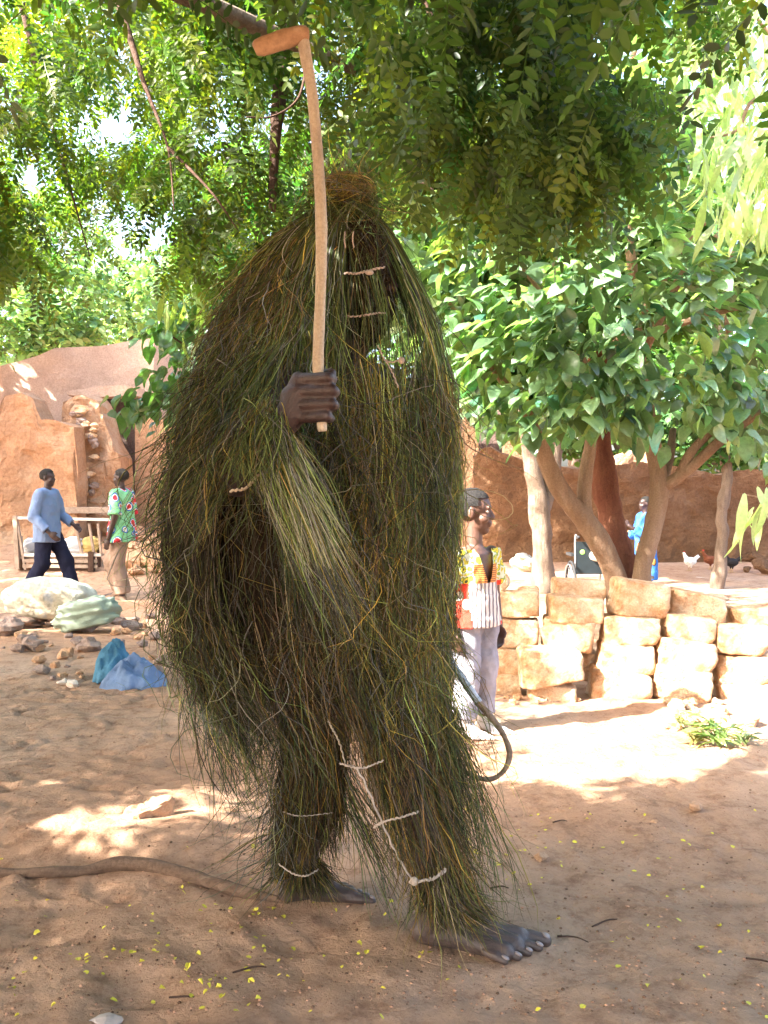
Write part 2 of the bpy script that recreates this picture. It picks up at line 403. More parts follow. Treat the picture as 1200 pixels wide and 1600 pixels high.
# ================================================================== GROUND
def axis(a, b, fine, lo, hi, coarse):
    x = list(np.arange(a, b + 1e-6, fine)); s = fine; v = x[-1]
    while v < hi: s = min(s * 1.25, coarse); v += s; x.append(v)
    s = fine; v = a; pre = []
    while v > lo: s = min(s * 1.25, coarse); v -= s; pre.append(v)
    return np.array(pre[::-1] + x)
gx = axis(-2.6, 2.6, 0.018, -260, 260, 20); gy = axis(1.9, 6.2, 0.018, -120, 420, 20)
GX, GY = np.meshgrid(gx, gy)
GZ = terrain(GX, GY)
pp = np.stack([GX, GY, 0 * GX], -1)
fade = np.clip(1 - (np.abs(GY - 4) - 3.5) / 4, 0, 1) * np.clip(1 - (np.abs(GX) - 3.5) / 4, 0, 1)
rid = 1 - np.abs(fbm(pp * np.array([2.2, 4.2, 1]), 31, 4))
lf = np.clip((-GX - 0.2) / 0.9, 0.15, 1)
GZ = GZ + fade * (0.012 * fbm(pp * 5, 11, 5) + 0.0035 * fbm(pp * 22, 12, 3) - 0.028 * lf * np.clip(rid - 0.82, 0, 1) / 0.18 * 0.6)
gp_ = np.random.default_rng(77)
for k in range(46):                                      # trodden marks
    fx, fy, fa = gp_.uniform(-1.8, 2.0), gp_.uniform(2.0, 4.6), gp_.uniform(0, 6.3); u_ = (GX - fx) * math.cos(fa) + (GY - fy) * math.sin(fa); v_ = -(GX - fx) * math.sin(fa) + (GY - fy) * math.cos(fa)
    e_ = np.sqrt((u_ / .125) ** 2 + (v_ / .05) ** 2); GZ = GZ - .009 * np.exp(-np.clip(e_, 0, 6) ** 4) + .0045 * np.exp(-((e_ - 1.25) / .28) ** 2)
# a low eroded bank on the left, falling towards the camera behind the long root
bank = ground_at(300, 1330)
bm_ = 0.05 / (1 + np.exp(-(GY - (bank[1] + 0.10 * np.sin(GX * 3) + 0.12 * GX + 0.1)) / 0.035)) * np.clip((-GX - 0.45) / 0.25, 0, 1) * np.clip((4.3 - GY) / 1.0, 0, 1)
GZ = GZ + bm_
nxg, nyg = len(gx), len(gy)
ii = np.arange(nxg * nyg).reshape(nyg, nxg)
Fg = np.stack([ii[:-1, :-1], ii[:-1, 1:], ii[1:, 1:], ii[1:, :-1]], -1).reshape(-1, 4)
obj('ground', mesh_np('ground', np.stack([GX, GY, GZ], -1).reshape(-1, 3), Fg, smooth=True), M_ground, kind='structure')
def gz(x, y):
    i = np.clip(np.searchsorted(gx, x) - 1, 0, nxg - 2); j = np.clip(np.searchsorted(gy, y) - 1, 0, nyg - 2)
    return float(GZ[j:j + 2, i:i + 2].mean())

# ================================================================== SUNLIT PATCHES -> gaps in the canopy
def inpoly(x, y, poly):
    poly = np.asarray(poly, float); c = np.zeros(np.shape(x), bool); j = len(poly) - 1
    for i in range(len(poly)):
        xi, yi = poly[i]; xj, yj = poly[j]
        c ^= ((yi > y) != (yj > y)) & (x < (xj - xi) * (y - yi) / (yj - yi + 1e-12) + xi); j = i
    return c
PATCH = [
    [(770, 1096), (1400, 1080), (1400, 1150), (1000, 1150), (780, 1128)],
    [(725, 1170), (800, 1142), (1000, 1160), (1330, 1168), (1300, 1200), (1000, 1222), (760, 1218)],
    [(120, 1300), (230, 1266), (330, 1256), (430, 1264), (420, 1300), (250, 1308)],
    [(-60, 1358), (170, 1394), (60, 1394), (-60, 1376)],
    [(920, 1272), (1000, 1262), (1060, 1284), (1000, 1296)],
]
PATCHW = [[(P(a, b, 1) - np.array([0, 0, CAMZ])) for a, b in q] for q in PATCH]
PATCHW = [[(d[0] * CAMZ / -d[2], d[1] * CAMZ / -d[2]) for d in q] for q in PATCHW]
def blocks_sun(p, grow=.0):
    if not grow: return _blocks(p)
    r = _blocks(p)
    for ox, oy in ((grow, 0), (-grow, 0), (0, grow), (0, -grow), (grow * .7, grow * .7), (-grow * .7, -grow * .7)): r |= _blocks(p + np.array([ox, oy, -abs(ox) * .3]))
    return r
def _blocks(p):
    """does a leaf at p (n,3) stand in the light that reaches the lit patches, the mud blocks or the broad leaved tree?"""
    p = np.atleast_2d(p); t = p[:, 2] / SUN[2]; g = p - t[:, None] * SUN
    r = np.zeros(len(p), bool)
    for q in PATCHW: r |= inpoly(g[:, 0], g[:, 1], q)
    t = (p[:, 1] - 5.55) / SUN[1]; h = p - t[:, None] * SUN        # plane of the stacked blocks
    r |= (t > 0) & (h[:, 2] > -0.1) & (h[:, 2] < 0.75) & (h[:, 0] > 0.72) & (h[:, 0] < 3.6)
    t = (p[:, 1] - 7.0) / SUN[1]; h = p - t[:, None] * SUN         # front of the right hand crown
    r |= (t > 0) & (h[:, 2] > 1.5) & (h[:, 2] < 4.6) & (h[:, 0] > 0.9) & (h[:, 0] < 4.2)
    return r

# ================================================================== LEAVES
def frond_template(nl=7, L=0.25, ll=0.052, lw=0.018, cheap=False, seed=0):
    """pinnate leaf along +x, drooping to -z"""
    V, Fs = [], []; gg = np.random.default_rng(seed)
    def leaflet(base, d, up, l, wd):
        d = d / np.linalg.norm(d); sd = np.cross(up, d); sd /= np.linalg.norm(sd); n = np.cross(d, sd); o = len(V)
        if cheap:
            V.extend([base, base + d * l * .5 + sd * wd * .5, base + d * l, base + d * l * .5 - sd * wd * .5]); Fs.append([o, o + 1, o + 2, o + 3])
        else:
            for (a, b, c) in ((0, 0, 0), (.3, .5, .012), (.75, .42, .012), (1, 0, -.02), (.75, -.42, .012), (.3, -.5, .012), (.5, 0, -.01)):
                V.append(base + d * l * a + sd * wd * b * 1.0 + n * c * l * 2)
            Fs.extend([[o, o + 6, o + 1, o], [o + 6, o + 3, o + 2, o + 1], [o, o + 5, o + 6, o], [o + 6, o + 5, o + 4, o + 3]])
    for i in range(nl):
        t = 0.18 + 0.8 * i / (nl - 1); x = L * t; z = -0.10 * L * t * t * 2
        for s in (-1, 1):
            d = np.array([0.45 + .2 * gg.normal(), s * 1.0, -0.3 + .3 * gg.normal()]); leaflet(np.array([x + .006 * s, 0, z]), d, np.array([.3 * gg.normal(), .3 * gg.normal(), 1.0]), ll * (1 - 0.35 * abs(t - .5)) * gg.uniform(.8, 1.15), lw)
    leaflet(np.array([L * .98, 0, -.2 * L]), np.array([1, 0, -.3]), np.array([0, 0, 1.0]), ll, lw)
    o = len(V); a = 0.0016
    V.extend([np.array([0, a, 0]), np.array([0, -a, 0]), np.array([L * .5, a, -.05 * L]), np.array([L * .5, -a, -.05 * L]), np.array([L, a * .5, -.2 * L]), np.array([L, -a * .5, -.2 * L])])
    Fs.extend([[o, o + 1, o + 3, o + 2], [o + 2, o + 3, o + 5, o + 4]])
    V = np.array(V); F4 = [f if len(set(f)) == 4 else None for f in Fs]
    return V, Fs
def split_tri_quads(Fs):
    T = []
    for f in Fs:
        u = [f[0], f[1], f[2]] if len(set(f)) < 4 else None
        if u: T.append(u)
        else: T += [[f[0], f[1], f[2]], [f[0], f[2], f[3]]]
    return np.array(T)
def frames(n, dirs, droll=1.0, g=rng):
    d = dirs / np.linalg.norm(dirs, axis=1, keepdims=True)
    up = np.tile([0, 0, 1.0], (n, 1)) + g.normal(size=(n, 3)) * 0.35 * droll
    y = np.cross(up, d); y /= np.linalg.norm(y, axis=1, keepdims=True); z = np.cross(d, y)
    return np.stack([d, y, z], axis=2)             # columns
def scatter(T, pos, Rm, scale, cols):
    V0, F0 = T; n, k = len(pos), len(V0)
    V = np.einsum('nij,kj->nki', Rm, V0) * scale[:, None, None] + pos[:, None, :]
    Fa = (F0[None] + (np.arange(n) * k)[:, None, None]).reshape(-1, F0.shape[1])
    return V.reshape(-1, 3), Fa, np.repeat(cols, k, axis=0)
def leafcols(n, base, var=0.25, hue=0.2, g=rng):
    b = np.array(base)[None] * (1 + var * g.normal(size=(n, 1))).clip(0.4, 1.9)
    b = b * (1 + hue * g.normal(size=(n, 1)) * np.array([[1.0, 0.15, -0.4]]))
    return b.clip(0.004, 0.9)
def leaf_parts(name, T, pos, Rm, scale, cols, parent, material, nvar=10):
    """single leaves as parts, sharing a few coloured meshes"""
    q = np.argsort(cols[:, 1]); groups = np.array_split(q, nvar)
    for gi, ids in enumerate(groups):
        if not len(ids): continue
        c = cols[ids].mean(0); me = mesh_np(name, T[0], T[1], np.tile(c, (len(T[0]), 1)), smooth=True); me.materials.append(material)
        for i in ids:
            o = bpy.data.objects.new(name, me); COL.objects.link(o); o.parent = parent
            m = Matrix.Identity(4)
            for a in range(3):
                for b in range(3): m[a][b] = float(Rm[i, a, b] * scale[i])
                m[a][3] = float(pos[i, a])
            o.matrix_basis = Matrix.Translation(-parent.location) @ m
def rand_dirs(n, droop=(-1.0, 0.2), g=rng):
    a = g.uniform(0, 2 * math.pi, n); z = g.uniform(*droop, n)
    return np.stack([np.cos(a), np.sin(a), z], 1)

# ---- the feathery tree overhead
CAN_B = np.array([(-200, 430), (0, 405), (60, 432), (120, 455), (175, 440), (205, 330), (240, 330), (262, 440), (350, 468), (385, 400), (430, 345), (600, 320), (660, 290), (700, 315), (800, 335), (870, 330), (950, 305), (1000, 190), (1060, 70), (1250, 20)], float)
TF = []
for k in range(5):
    t1 = frond_template(8 + k % 3, .25 + .015 * k, seed=k); TF.append((t1[0], split_tri_quads(t1[1])))
T_frond = TF[0]
t2 = frond_template(5, 0.26, 0.085, 0.045, True); T_cheap = (t2[0], split_tri_quads(t2[1]))
N_IN = 6000
pxs = rng.uniform(-120, 1130, N_IN * 4); pys = rng.uniform(-160, 470, N_IN * 4); ds = rng.uniform(2.9, 7.2, N_IN * 4)
edge = np.interp(pxs, CAN_B[:, 0], CAN_B[:, 1]) + 14 * rng.normal(size=len(pxs)) - 18
clump = fbm(np.stack([pxs / 85, pys / 85, ds * 0.9], -1), 50, 3)
sparse = np.where((pxs < 240) | (pxs > 880), 0.18, -0.10)
keep = (pys < edge) & (clump > sparse)
dirv = np.stack([(pxs - 600) / F, np.ones_like(pxs), -(pys - 800) / F], 1)
pos = np.array([0, 0, CAMZ]) + dirv * ds[:, None]; pos[:, 2] -= ds * sp
keep &= ~blocks_sun(pos, .12)
# keep clear of the hooked stick
keep &= ~((pxs > 380) & (pxs < 540) & (ds < 3.2))
pos = pos[keep][:N_IN]; ds_in = ds[keep][:N_IN]; pxk = pxs[keep][:N_IN]; pyk = pys[keep][:N_IN]
# drooping sprays: fronds of a clump share a direction
rd = rand_dirs(len(pos), (-1.3, -0.1)); cl = np.stack([fbm(pos * 1.4, 60, 2), fbm(pos * 1.4, 61, 2), -0.2 + 0 * pos[:, 0]], 1)
dirs = rd * 1.0 + cl * 1.3 + np.array([0, 0, -0.15])
n = len(pos); Rm = frames(n, dirs, 1.2); scl = rng.uniform(0.75, 1.2, n)
cols = leafcols(n, (0.042, 0.074, 0.014), 0.3, 0.25)
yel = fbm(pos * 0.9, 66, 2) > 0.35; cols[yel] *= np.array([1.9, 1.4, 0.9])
cols[pxk < 330] *= np.array([1.35, 1.3, 1.0]); blu = (pxk > 600) & (pxk < 1000) & (ds_in < 4.2); cols[blu] *= np.array([0.8, 0.95, 2.0])  # left fronds tinted brighter and yellower to stand in for backlight
# a few sprays hanging close in front of the camera, bluish green from below
sp_ = [(500, -30, 2.5, .5, -.5), (530, -10, 2.5, .9, -.35), (560, 10, 2.4, 1, -.7), (610, 0, 2.6, .8, -.9), (470, 5, 2.8, -.8, -.5), (380, -10, 2.9, 1, -.3), (700, 150, 3.2, .9, -.7), (660, 130, 3.2, .7, -.9), (640, 190, 3.2, .9, -.8), (740, 220, 3.3, .8, -.8), (700, 240, 3.3, .7, -.9), (760, 250, 3.3, .8, -.6), (900, 30, 2.9, .9, -.3), (870, 10, 2.9, -.4, -.8), (940, -5, 2.9, .5, -.7), (990, 20, 3.3, .6, -.6), (820, 110, 3.2, .8, -.6)]
ps0 = np.array([P(a_, b_, c_) for a_, b_, c_, _, _ in sp_]); ds0 = np.array([[d_, .25, e_] for *_, d_, e_ in sp_]) + .12 * rng.normal(size=(len(sp_), 3))
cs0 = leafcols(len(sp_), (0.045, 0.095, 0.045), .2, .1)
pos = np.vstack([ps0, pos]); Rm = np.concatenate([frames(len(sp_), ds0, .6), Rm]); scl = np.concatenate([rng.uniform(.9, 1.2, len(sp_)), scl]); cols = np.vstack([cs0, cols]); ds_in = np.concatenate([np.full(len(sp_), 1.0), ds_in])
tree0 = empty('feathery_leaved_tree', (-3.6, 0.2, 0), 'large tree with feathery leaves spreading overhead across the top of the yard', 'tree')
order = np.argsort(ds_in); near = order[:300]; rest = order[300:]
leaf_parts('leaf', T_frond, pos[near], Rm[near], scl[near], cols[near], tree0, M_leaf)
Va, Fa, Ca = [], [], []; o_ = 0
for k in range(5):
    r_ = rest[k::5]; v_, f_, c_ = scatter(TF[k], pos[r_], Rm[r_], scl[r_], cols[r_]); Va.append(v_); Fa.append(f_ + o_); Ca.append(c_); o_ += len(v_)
Va, Fa, Ca = np.vstack(Va), np.vstack(Fa), np.vstack(Ca)
# foliage outside the frame, over the camera and to the left, that throws the shade
NO = 26000
q = np.stack([rng.uniform(-9.5, 3.2, NO), rng.uniform(-3.5, 8.0, NO), rng.uniform(2.5, 3.9, NO)], 1)
a, b = PX(q + np.array([0, 0.0, 0])); mg = .55 * F / np.maximum(q[:, 1], .3); inview = (q[:, 1] > 0.3) & (a > -mg) & (a < 1200 + mg) & (b > -mg) & (b < 1700)
ok = ~inview & ~blocks_sun(q, .17) & ~((q[:, 0] > 0.9) & (q[:, 1] > 2.5))
gh = q - (q[:, 2] / SUN[2])[:, None] * SUN; ok &= ((gh[:, 0] > -5) & (gh[:, 0] < 4.2) & (gh[:, 1] > -.8) & (gh[:, 1] < 8.2)) | (rng.random(NO) < .25)
q = q[ok]; nn = len(q)
# the same crown just outside the frame, and a hidden deep layer added to shade the yard
q1 = np.stack([rng.uniform(-6.5, 3.2, 14000), rng.uniform(0.3, 8.0, 14000), rng.uniform(2.5, 4.2, 14000)], 1); a, b = PX(q1)
mg = .6 * F / q1[:, 1]; ed = ((a > -mg) & (a < 1200 + mg) & (b > -mg)) & ~((a > -20) & (b > -20) & (a < 1220)) & (q1[:, 2] > 2.4) & ~blocks_sun(q1, .15) & ~((a > 1100) & (q1[:, 1] > 2.5)); q1 = q1[ed]
q2 = np.stack([rng.uniform(-4.8, 0.6, 3200), rng.uniform(8.4, 11.5, 3200), rng.uniform(4.3, 6.0, 3200)], 1)[:500]
q1 = np.vstack([q1, q2]); n1 = len(q1); Vm, Fm, Cm = scatter(TF[0], q1, frames(n1, rand_dirs(n1, (-1, .1)), 1), rng.uniform(1.0, 1.5, n1), leafcols(n1, (0.045, 0.08, 0.014)))
Va, Fa, Ca = np.vstack([Va, Vm]), np.vstack([Fa, Fm + len(Va)]), np.vstack([Ca, Cm])
Vb, Fb, Cb = scatter(T_cheap, q, frames(nn, rand_dirs(nn, (-0.7, 0.3)), 0.8), rng.uniform(1.1, 1.8, nn), leafcols(nn, (0.045, 0.08, 0.014)))
V = np.vstack([Va, Vb]) - np.array(tree0.location); Fc = np.vstack([Fa, Fb + len(Va)])
cr = obj('crown', mesh_np('crown', V, Fc, np.vstack([Ca, Cb])), M_leaf, None, kind='stuff'); cr.parent = tree0
def limb(parent, pts, radii, m=M_bark, name='branch', n=24, sides=8, rough=0.12, seed=0):
    L = np.array(parent.location); me = tube_mesh(name, [np.asarray(p, float) - L for p in pts], radii, n, sides, rough, seed)
    o = obj(name, me, m); o.parent = parent; return o
limb(tree0, [(-3.6, .2, -.15), (-3.55, .25, 1.2), (-3.4, .4, 2.4), (-3.1, .7, 3.4)], [.27, .2, .17, .14], M_barkg, 'trunk')
for pts, rr in [([(-3.4, .4, 2.4), (-2.4, 1.6, 3.1), (-1.2, 3.2, 3.25), (0.1, 4.6, 3.3)], [.12, .08, .05, .02]),
                ([(-3.1, .7, 3.4), (-1.8, 1.4, 4.2), (0, 2.6, 4.5), (1.6, 4.0, 4.2)], [.11, .08, .05, .02]),
                ([(-3.1, .7, 3.4), (-4.4, 2.2, 4.0), (-5, 4.6, 4.2)], [.1, .06, .02]),
                ([(-3.4, .4, 2.4), (-4.6, -.6, 3.4), (-6.5, -1.2, 4)], [.1, .06, .02]),
                ([P(150, -60, 4.6), P(190, 20, 4.5), P(225, 130, 4.4), P(262, 230, 4.3), P(272, 330, 4.2)], [.022, .018, .012, .006, .003]),
                ([P(262, 230, 4.3), P(330, 300, 4.2), P(372, 360, 4.3)], [.009, .006, .003]),
                ([P(460, -20, 4.8), P(440, 120, 4.7), P(430, 220, 4.6), P(425, 330, 4.6)], [.05, .045, .03, .02]),
                ([P(720, -60, 4.4), P(760, 60, 4.3), P(700, 130, 4.3), P(600, 160, 4.1)], [.02, .014, .008, .004]),
                ([P(560, -60, 4.2), P(610, 230, 4.2), P(680, 300, 4.2)], [.016, .008, .003]),
                ([P(880, -60, 5.4), P(800, 60, 5.3), P(790, 180, 5.2), P(810, 300, 5.0)], [.03, .022, .014, .006]),
                ([P(640, -40, 3.6), P(730, 120, 3.6), P(850, 250, 3.7)], [.012, .008, .003]),
                ([P(20, -60, 5.0), P(60, 120, 4.9), P(100, 260, 4.8), P(140, 400, 4.7)], [.02, .014, .008, .003]),
                ([P(385, 183, 3.4), P(425, 182, 3.45), P(465, 155, 3.5), P(480, 100, 3.6)], [.003, .004, .005, .006])]:
    limb(tree0, pts, rr, M_barkd if len(pts) > 4 or rr[0] < .06 else M_barkg, seed=len(pts))

# ---- broad leaf template (heart shaped, folded along the midrib)
def broad_template(L=0.17, W=0.12, droop=0.25, long=False):
    xs = [0, .05, .2, .42, .65, .85, 1.0]; ws = [0, .62, 1.0, .98, .7, .32, 0] if not long else [0, .35, .75, 1., .85, .5, 0]
    V = []; Fs = []
    for i, (x, wd) in enumerate(zip(xs, ws)):
        z = -droop * x * x * L
        wv = .05 * W * math.sin(x * 9)
        for yy, zz in ((-1, .10), (-.55, .13), (0, 0), (.55, .13), (1, .10)): V.append([x * L - abs(yy) * (.10 * L if x < .1 else 0), yy * wd * W / 2, z + wd * zz * W + wv * yy])
    for i in range(6):
        for k in range(4):
            a, b = 5 * i + k, 5 * i + 5 + k; Fs.append([a, b, b + 1, a + 1])
    T = []
    for f in Fs: T += [[f[0], f[1], f[2]], [f[0], f[2], f[3]]]
    return np.array(V), np.array(T)
T_broad = broad_template(); T_long = broad_template(0.2, 0.045, 0.35, True)
def broad_dirs(n, centre, pos, g=rng):
    out = pos - centre; out /= np.linalg.norm(out, axis=1, keepdims=True) + 1e-6
    return out * 0.7 + rand_dirs(n, (-1.0, -0.2), g) * 0.8
# ---- right hand tree
tr = empty('broad_leaved_tree', (2.1, 8.0, gz(2.1, 8.0)), 'broad leaved tree with several tan trunks rising behind the mud blocks', 'tree')
def D(px, py, Y): return P(px, py, Y)
limb(tr, [D(975, 1020, 8), D(962, 905, 8), D(925, 830, 7.9), D(875, 765, 7.8), D(845, 700, 7.7), D(820, 640, 7.6)], [.13, .105, .10, .085, .07, .05], M_bark, 'trunk', 40, 12)
limb(tr, [D(985, 1020, 8.1), D(975, 900, 8.2), D(955, 810, 8.3), D(938, 700, 8.4), D(935, 560, 8.4), D(950, 400, 8.3)], [.14, .14, .12, .115, .09, .05], M_barkr, 'trunk', 40, 12, .2)
limb(tr, [D(1000, 1020, 8), D(1003, 900, 7.9), D(1018, 830, 7.9), D(1030, 760, 7.9), D(1018, 680, 8.0), D(1000, 560, 8.1), D(990, 430, 8.1)], [.10, .085, .082, .085, .07, .05, .03], M_bark, 'trunk', 40, 12)
limb(tr, [D(918, 825, 7.9), D(913, 770, 7.9), D(922, 700, 7.95), D(935, 620, 8.0)], [.07, .065, .055, .04], M_bark)
limb(tr, [D(1030, 765, 7.9), D(1080, 730, 7.8), D(1130, 685, 7.7), D(1180, 650, 7.6), D(1260, 600, 7.5)], [.06, .05, .042, .03, .02], M_bark)
limb(tr, [D(1060, 745, 7.85), D(1085, 700, 7.8), D(1130, 655, 7.8), D(1150, 610, 7.8)], [.05, .04, .035, .02], M_bark)
limb(tr, [D(1035, 755, 8.0), D(1045, 720, 8.1), D(1052, 670, 8.2)], [.045, .04, .03], M_barkg)
for pts, rr in [([D(1000, 560, 8.1), D(1060, 440, 8), D(1130, 360, 7.8), D(1210, 290, 7.6)], [.05, .04, .03, .02]),
                ([D(990, 440, 8.1), D(975, 300, 8), D(965, 240, 7.9), D(985, 100, 7.8), D(1030, 0, 7.8)], [.045, .035, .03, .025, .015]),
                ([D(940, 560, 8.4), D(1010, 480, 8.0), D(1070, 380, 7.9), D(1110, 340, 7.9)], [.04, .032, .026, .02]),
                ([D(820, 640, 7.6), D(760, 560, 7.3), D(700, 470, 7.0)], [.04, .03, .015]),
                ([D(1140, 520, 8.2), D(1110, 430, 8.2), D(1180, 380, 8.0), D(1240, 360, 8)], [.03, .03, .025, .02]),
                ([D(940, 600, 8.3), D(985, 540, 8.1), D(1080, 500, 7.9), D(1200, 470, 7.7)], [.04, .035, .03, .02]),
                ([D(935, 620, 8.0), D(900, 540, 7.7), D(840, 450, 7.5), D(800, 400, 7.3)], [.035, .03, .02, .01]),
                ([D(935, 500, 8.4), D(940, 330, 8.5), D(938, 240, 8.6)], [.05, .04, .03])]:
    limb(tr, pts, rr, M_bark)
NB = 9500
LB = np.array([(620, 520), (690, 600), (740, 650), (800, 672), (870, 678), (950, 665), (1010, 690), (1100, 676), (1200, 712), (1300, 720)], float)
UB = np.array([(620, 330), (700, 250), (800, 200), (950, 80), (1000, 0), (1300, -100)], float)
pxs = rng.uniform(625, 1290, NB); pys = rng.uniform(-100, 725, NB)
low = np.interp(pxs, LB[:, 0], LB[:, 1]) + 12 * rng.normal(size=NB); upb = np.interp(pxs, UB[:, 0], UB[:, 1])
v = (pys - upb) / (low - upb); shell = rng.random(NB) ** 1.6
front = 6.3 + 0.9 * (np.abs(pxs - 900) / 300) ** 2 + 1.2 * np.clip(0.35 - v, 0, 1)
ds = front + shell * 3.0
cl = fbm(np.stack([pxs / 70, pys / 55, ds * .8], -1), 80, 3)
keep = (pys < low) & (pys > upb) & (cl > -0.22)
# an airy gap at the upper right
keep &= ~((pxs > 1060) & (pys > 330) & (pys < 380) & (rng.random(NB) < .7))
keep &= ~((pxs > 1010) & (pys < 180) & (rng.random(NB) < .45))
dirv = np.stack([(pxs - 600) / F, np.ones_like(pxs), -(pys - 800) / F], 1); pos = np.array([0, 0, CAMZ]) + dirv * ds[:, None]; pos[:, 2] -= ds * sp
pos = pos[keep]; n = len(pos); dsk = ds[keep]
cen = np.array([2.3, 8.3, 2.6]); dirs = broad_dirs(n, cen, pos)
Rm = frames(n, dirs, .9); scl = rng.uniform(.55, 1.3, n)
cols = leafcols(n, (0.11, 0.19, 0.10), .35, .2)
order = np.argsort(dsk); near = order[:300]; rest = order[300:]
leaf_parts('leaf', T_broad, pos[near], Rm[near], scl[near], cols[near], tr, M_broad)
V, Fc, Cc = scatter(T_broad, pos[rest], Rm[rest], scl[rest], cols[rest])
cr = obj('crown', mesh_np('crown', V - np.array(tr.location), Fc, Cc, smooth=True), M_broad, None, kind='stuff'); cr.parent = tr

# ---- drooping long leaved branches at the right edge (a second tree nearer the camera, its trunk out of frame)
dr = empty('drooping_leaved_tree', (4.1, 5.6, gz(4.1, 5.6)), 'tree with long pale drooping leaves reaching in at the right edge', 'tree')
limb(dr, [(4.1, 5.6, -.1), (4.1, 5.6, 1.5), (3.9, 5.5, 2.8), (3.6, 5.4, 3.6)], [.1, .08, .06, .03], M_barkg, 'trunk')
limb(dr, [(3.9, 5.5, 2.8), P(1230, 160, 5.2), P(1150, 205, 5.1), P(1110, 215, 5.1)], [.03, .015, .008, .004], M_bark)
limb(dr, [(3.9, 5.5, 2.6), P(1240, 90, 5.3), P(1170, 10, 5.2)], [.03, .012, .005], M_bark)
limb(dr, [(4.1, 5.6, 1.5), P(1240, 800, 4.6), P(1195, 780, 4.5), P(1160, 772, 4.5)], [.02, .008, .005, .003], M_bark)
lp, ld = [], []
for (cx, cy, Y, sx, sy, m) in [(1150, 240, 5.1, 45, 30, 75), (1185, 200, 5.1, 35, 45, 60), (1165, 60, 5.2, 35, 55, 75), (1105, 50, 5.3, 22, 60, 36), (1150, 330, 5.0, 30, 25, 30), (1180, 790, 4.5, 22, 12, 14), (1195, 300, 5.0, 15, 30, 16)]:
    for k in range(m):
        lp.append(P(cx + sx * rng.normal(), cy + sy * rng.normal(), Y + .25 * rng.normal())); ld.append([rng.normal() * .5 - .25, rng.normal() * .5, -1.1])
lp = np.array(lp); ld = np.array(ld); n = len(lp)
leaf_parts('leaf', T_long, lp, frames(n, ld, 1.5), rng.uniform(.7, 1.25, n), leafcols(n, (0.30, 0.40, 0.20), .2, .15), dr, M_broad)

# ---- small broad leaved tree behind the figure, its branch reaching out on the left
sh = empty('young_tree', (-0.55, 6.0, gz(-.55, 6)), 'young tree whose leafy branch reaches out left of the costumed figure', 'tree')
limb(sh, [(-.55, 6, -.15), P(420, 800, 6.0), P(400, 650, 6.0), P(380, 560, 6.0), P(370, 480, 6)], [.05, .045, .035, .03, .015], M_bark, 'trunk')
limb(sh, [P(370, 700, 6), P(300, 630, 5.9), P(235, 620, 5.8), P(190, 690, 5.85)][:3], [.02, .012, .005], M_barkd)
limb(sh, [P(390, 600, 6), P(320, 560, 5.9), P(260, 520, 5.8)], [.02, .012, .005], M_barkd)
lp, ld = [], []
for (cx, cy, sx, sy, m) in [(215, 640, 20, 13, 42), (265, 610, 28, 22, 60), (300, 580, 20, 26, 50), (255, 525, 20, 14, 30), (310, 520, 22, 30, 50), (350, 560, 25, 40, 40)]:
    for k in range(m):
        lp.append(P(cx + sx * rng.normal(), cy + sy * rng.normal(), 5.9 + .2 * rng.normal())); ld.append([rng.normal() * .6 - .4, rng.normal() * .6 - .3, -.7 + .3 * rng.normal()])
lp = np.array(lp); ld = np.array(ld); n = len(lp)
leaf_parts('leaf', T_broad, lp, frames(n, ld, 1.0), rng.uniform(.45, .8, n), leafcols(n, (0.055, 0.13, 0.05), .2, .12), sh, M_broad)
lp = np.array([P(295 + 18 * rng.normal(), 470 + 30 * rng.normal(), 5.7 + .2 * rng.normal()) for k in range(28)]); n = 28
leaf_parts('leaf', T_long, lp, frames(n, np.array([[rng.normal() * .25, rng.normal() * .3, -1.2] for k in range(n)]), 1.5), rng.uniform(.8, 1.1, n), leafcols(n, (0.16, 0.24, 0.08), .15, .1), sh, M_broad)

# ---- other trunks
t = empty('grey_trunk_tree', D(848, 925, 12.5), 'grey trunked tree forking low against the brown mud wall', 'tree')
limb(t, [D(848, 935, 12.5), D(847, 850, 12.5), D(842, 790, 12.5), D(832, 735, 12.5), D(822, 680, 12.5), D(815, 600, 12.5)], [.17, .14, .14, .12, .09, .05], M_barkg, 'trunk', 30, 12, .2)
limb(t, [D(846, 800, 12.55), D(862, 740, 12.7), D(868, 670, 12.8), D(880, 560, 12.9)], [.12, .12, .12, .06], M_barkg, 'branch', 24, 10)
def far_leaves(parent, centres, n, size, base, seed, tmpl=None, flat=0.7):
    g = np.random.default_rng(seed); ps = []
    for (c, r, k) in centres:
        d = g.normal(size=(k, 3)); d /= np.linalg.norm(d, axis=1, keepdims=True); rr = g.uniform(.35, 1, (k, 1)) ** .5
        q = np.asarray(c) + d * rr * np.array([r, r, r * flat]); q = q[fbm(q * 1.6 / max(r, .5) * 1.5, seed, 2) > -0.35]; ps.append(q)
    ps = np.vstack(ps); n = len(ps)
    V, Fc, Cc = scatter(tmpl or T_broad, ps, frames(n, rand_dirs(n, (-1, .3), g), 1.2, g), g.uniform(.6, 1.2, n) * size, leafcols(n, base, .3, .15, g))
    o = obj('crown', mesh_np('crown', V - np.array(parent.location), Fc, Cc), M_far, None, kind='stuff'); o.parent = parent
far_leaves(t, [(D(880, 600, 12.9), .9, 900), (D(800, 560, 13), .9, 900), (D(860, 640, 12.8), .45, 350), ((1.2, 13.6, 5.0), 2.4, 7000), ((-1.2, 14.2, 5.2), 2.2, 6000), ((3.6, 13.8, 4.8), 2.0, 5500), ((1.5, 11.4, 4.8), 1.8, 4500), ((4.4, 11.6, 4.6), 1.6, 3800)], 0, 1.25, (0.05, 0.12, 0.03), 5)  # large high crown masses added to shade the brown wall
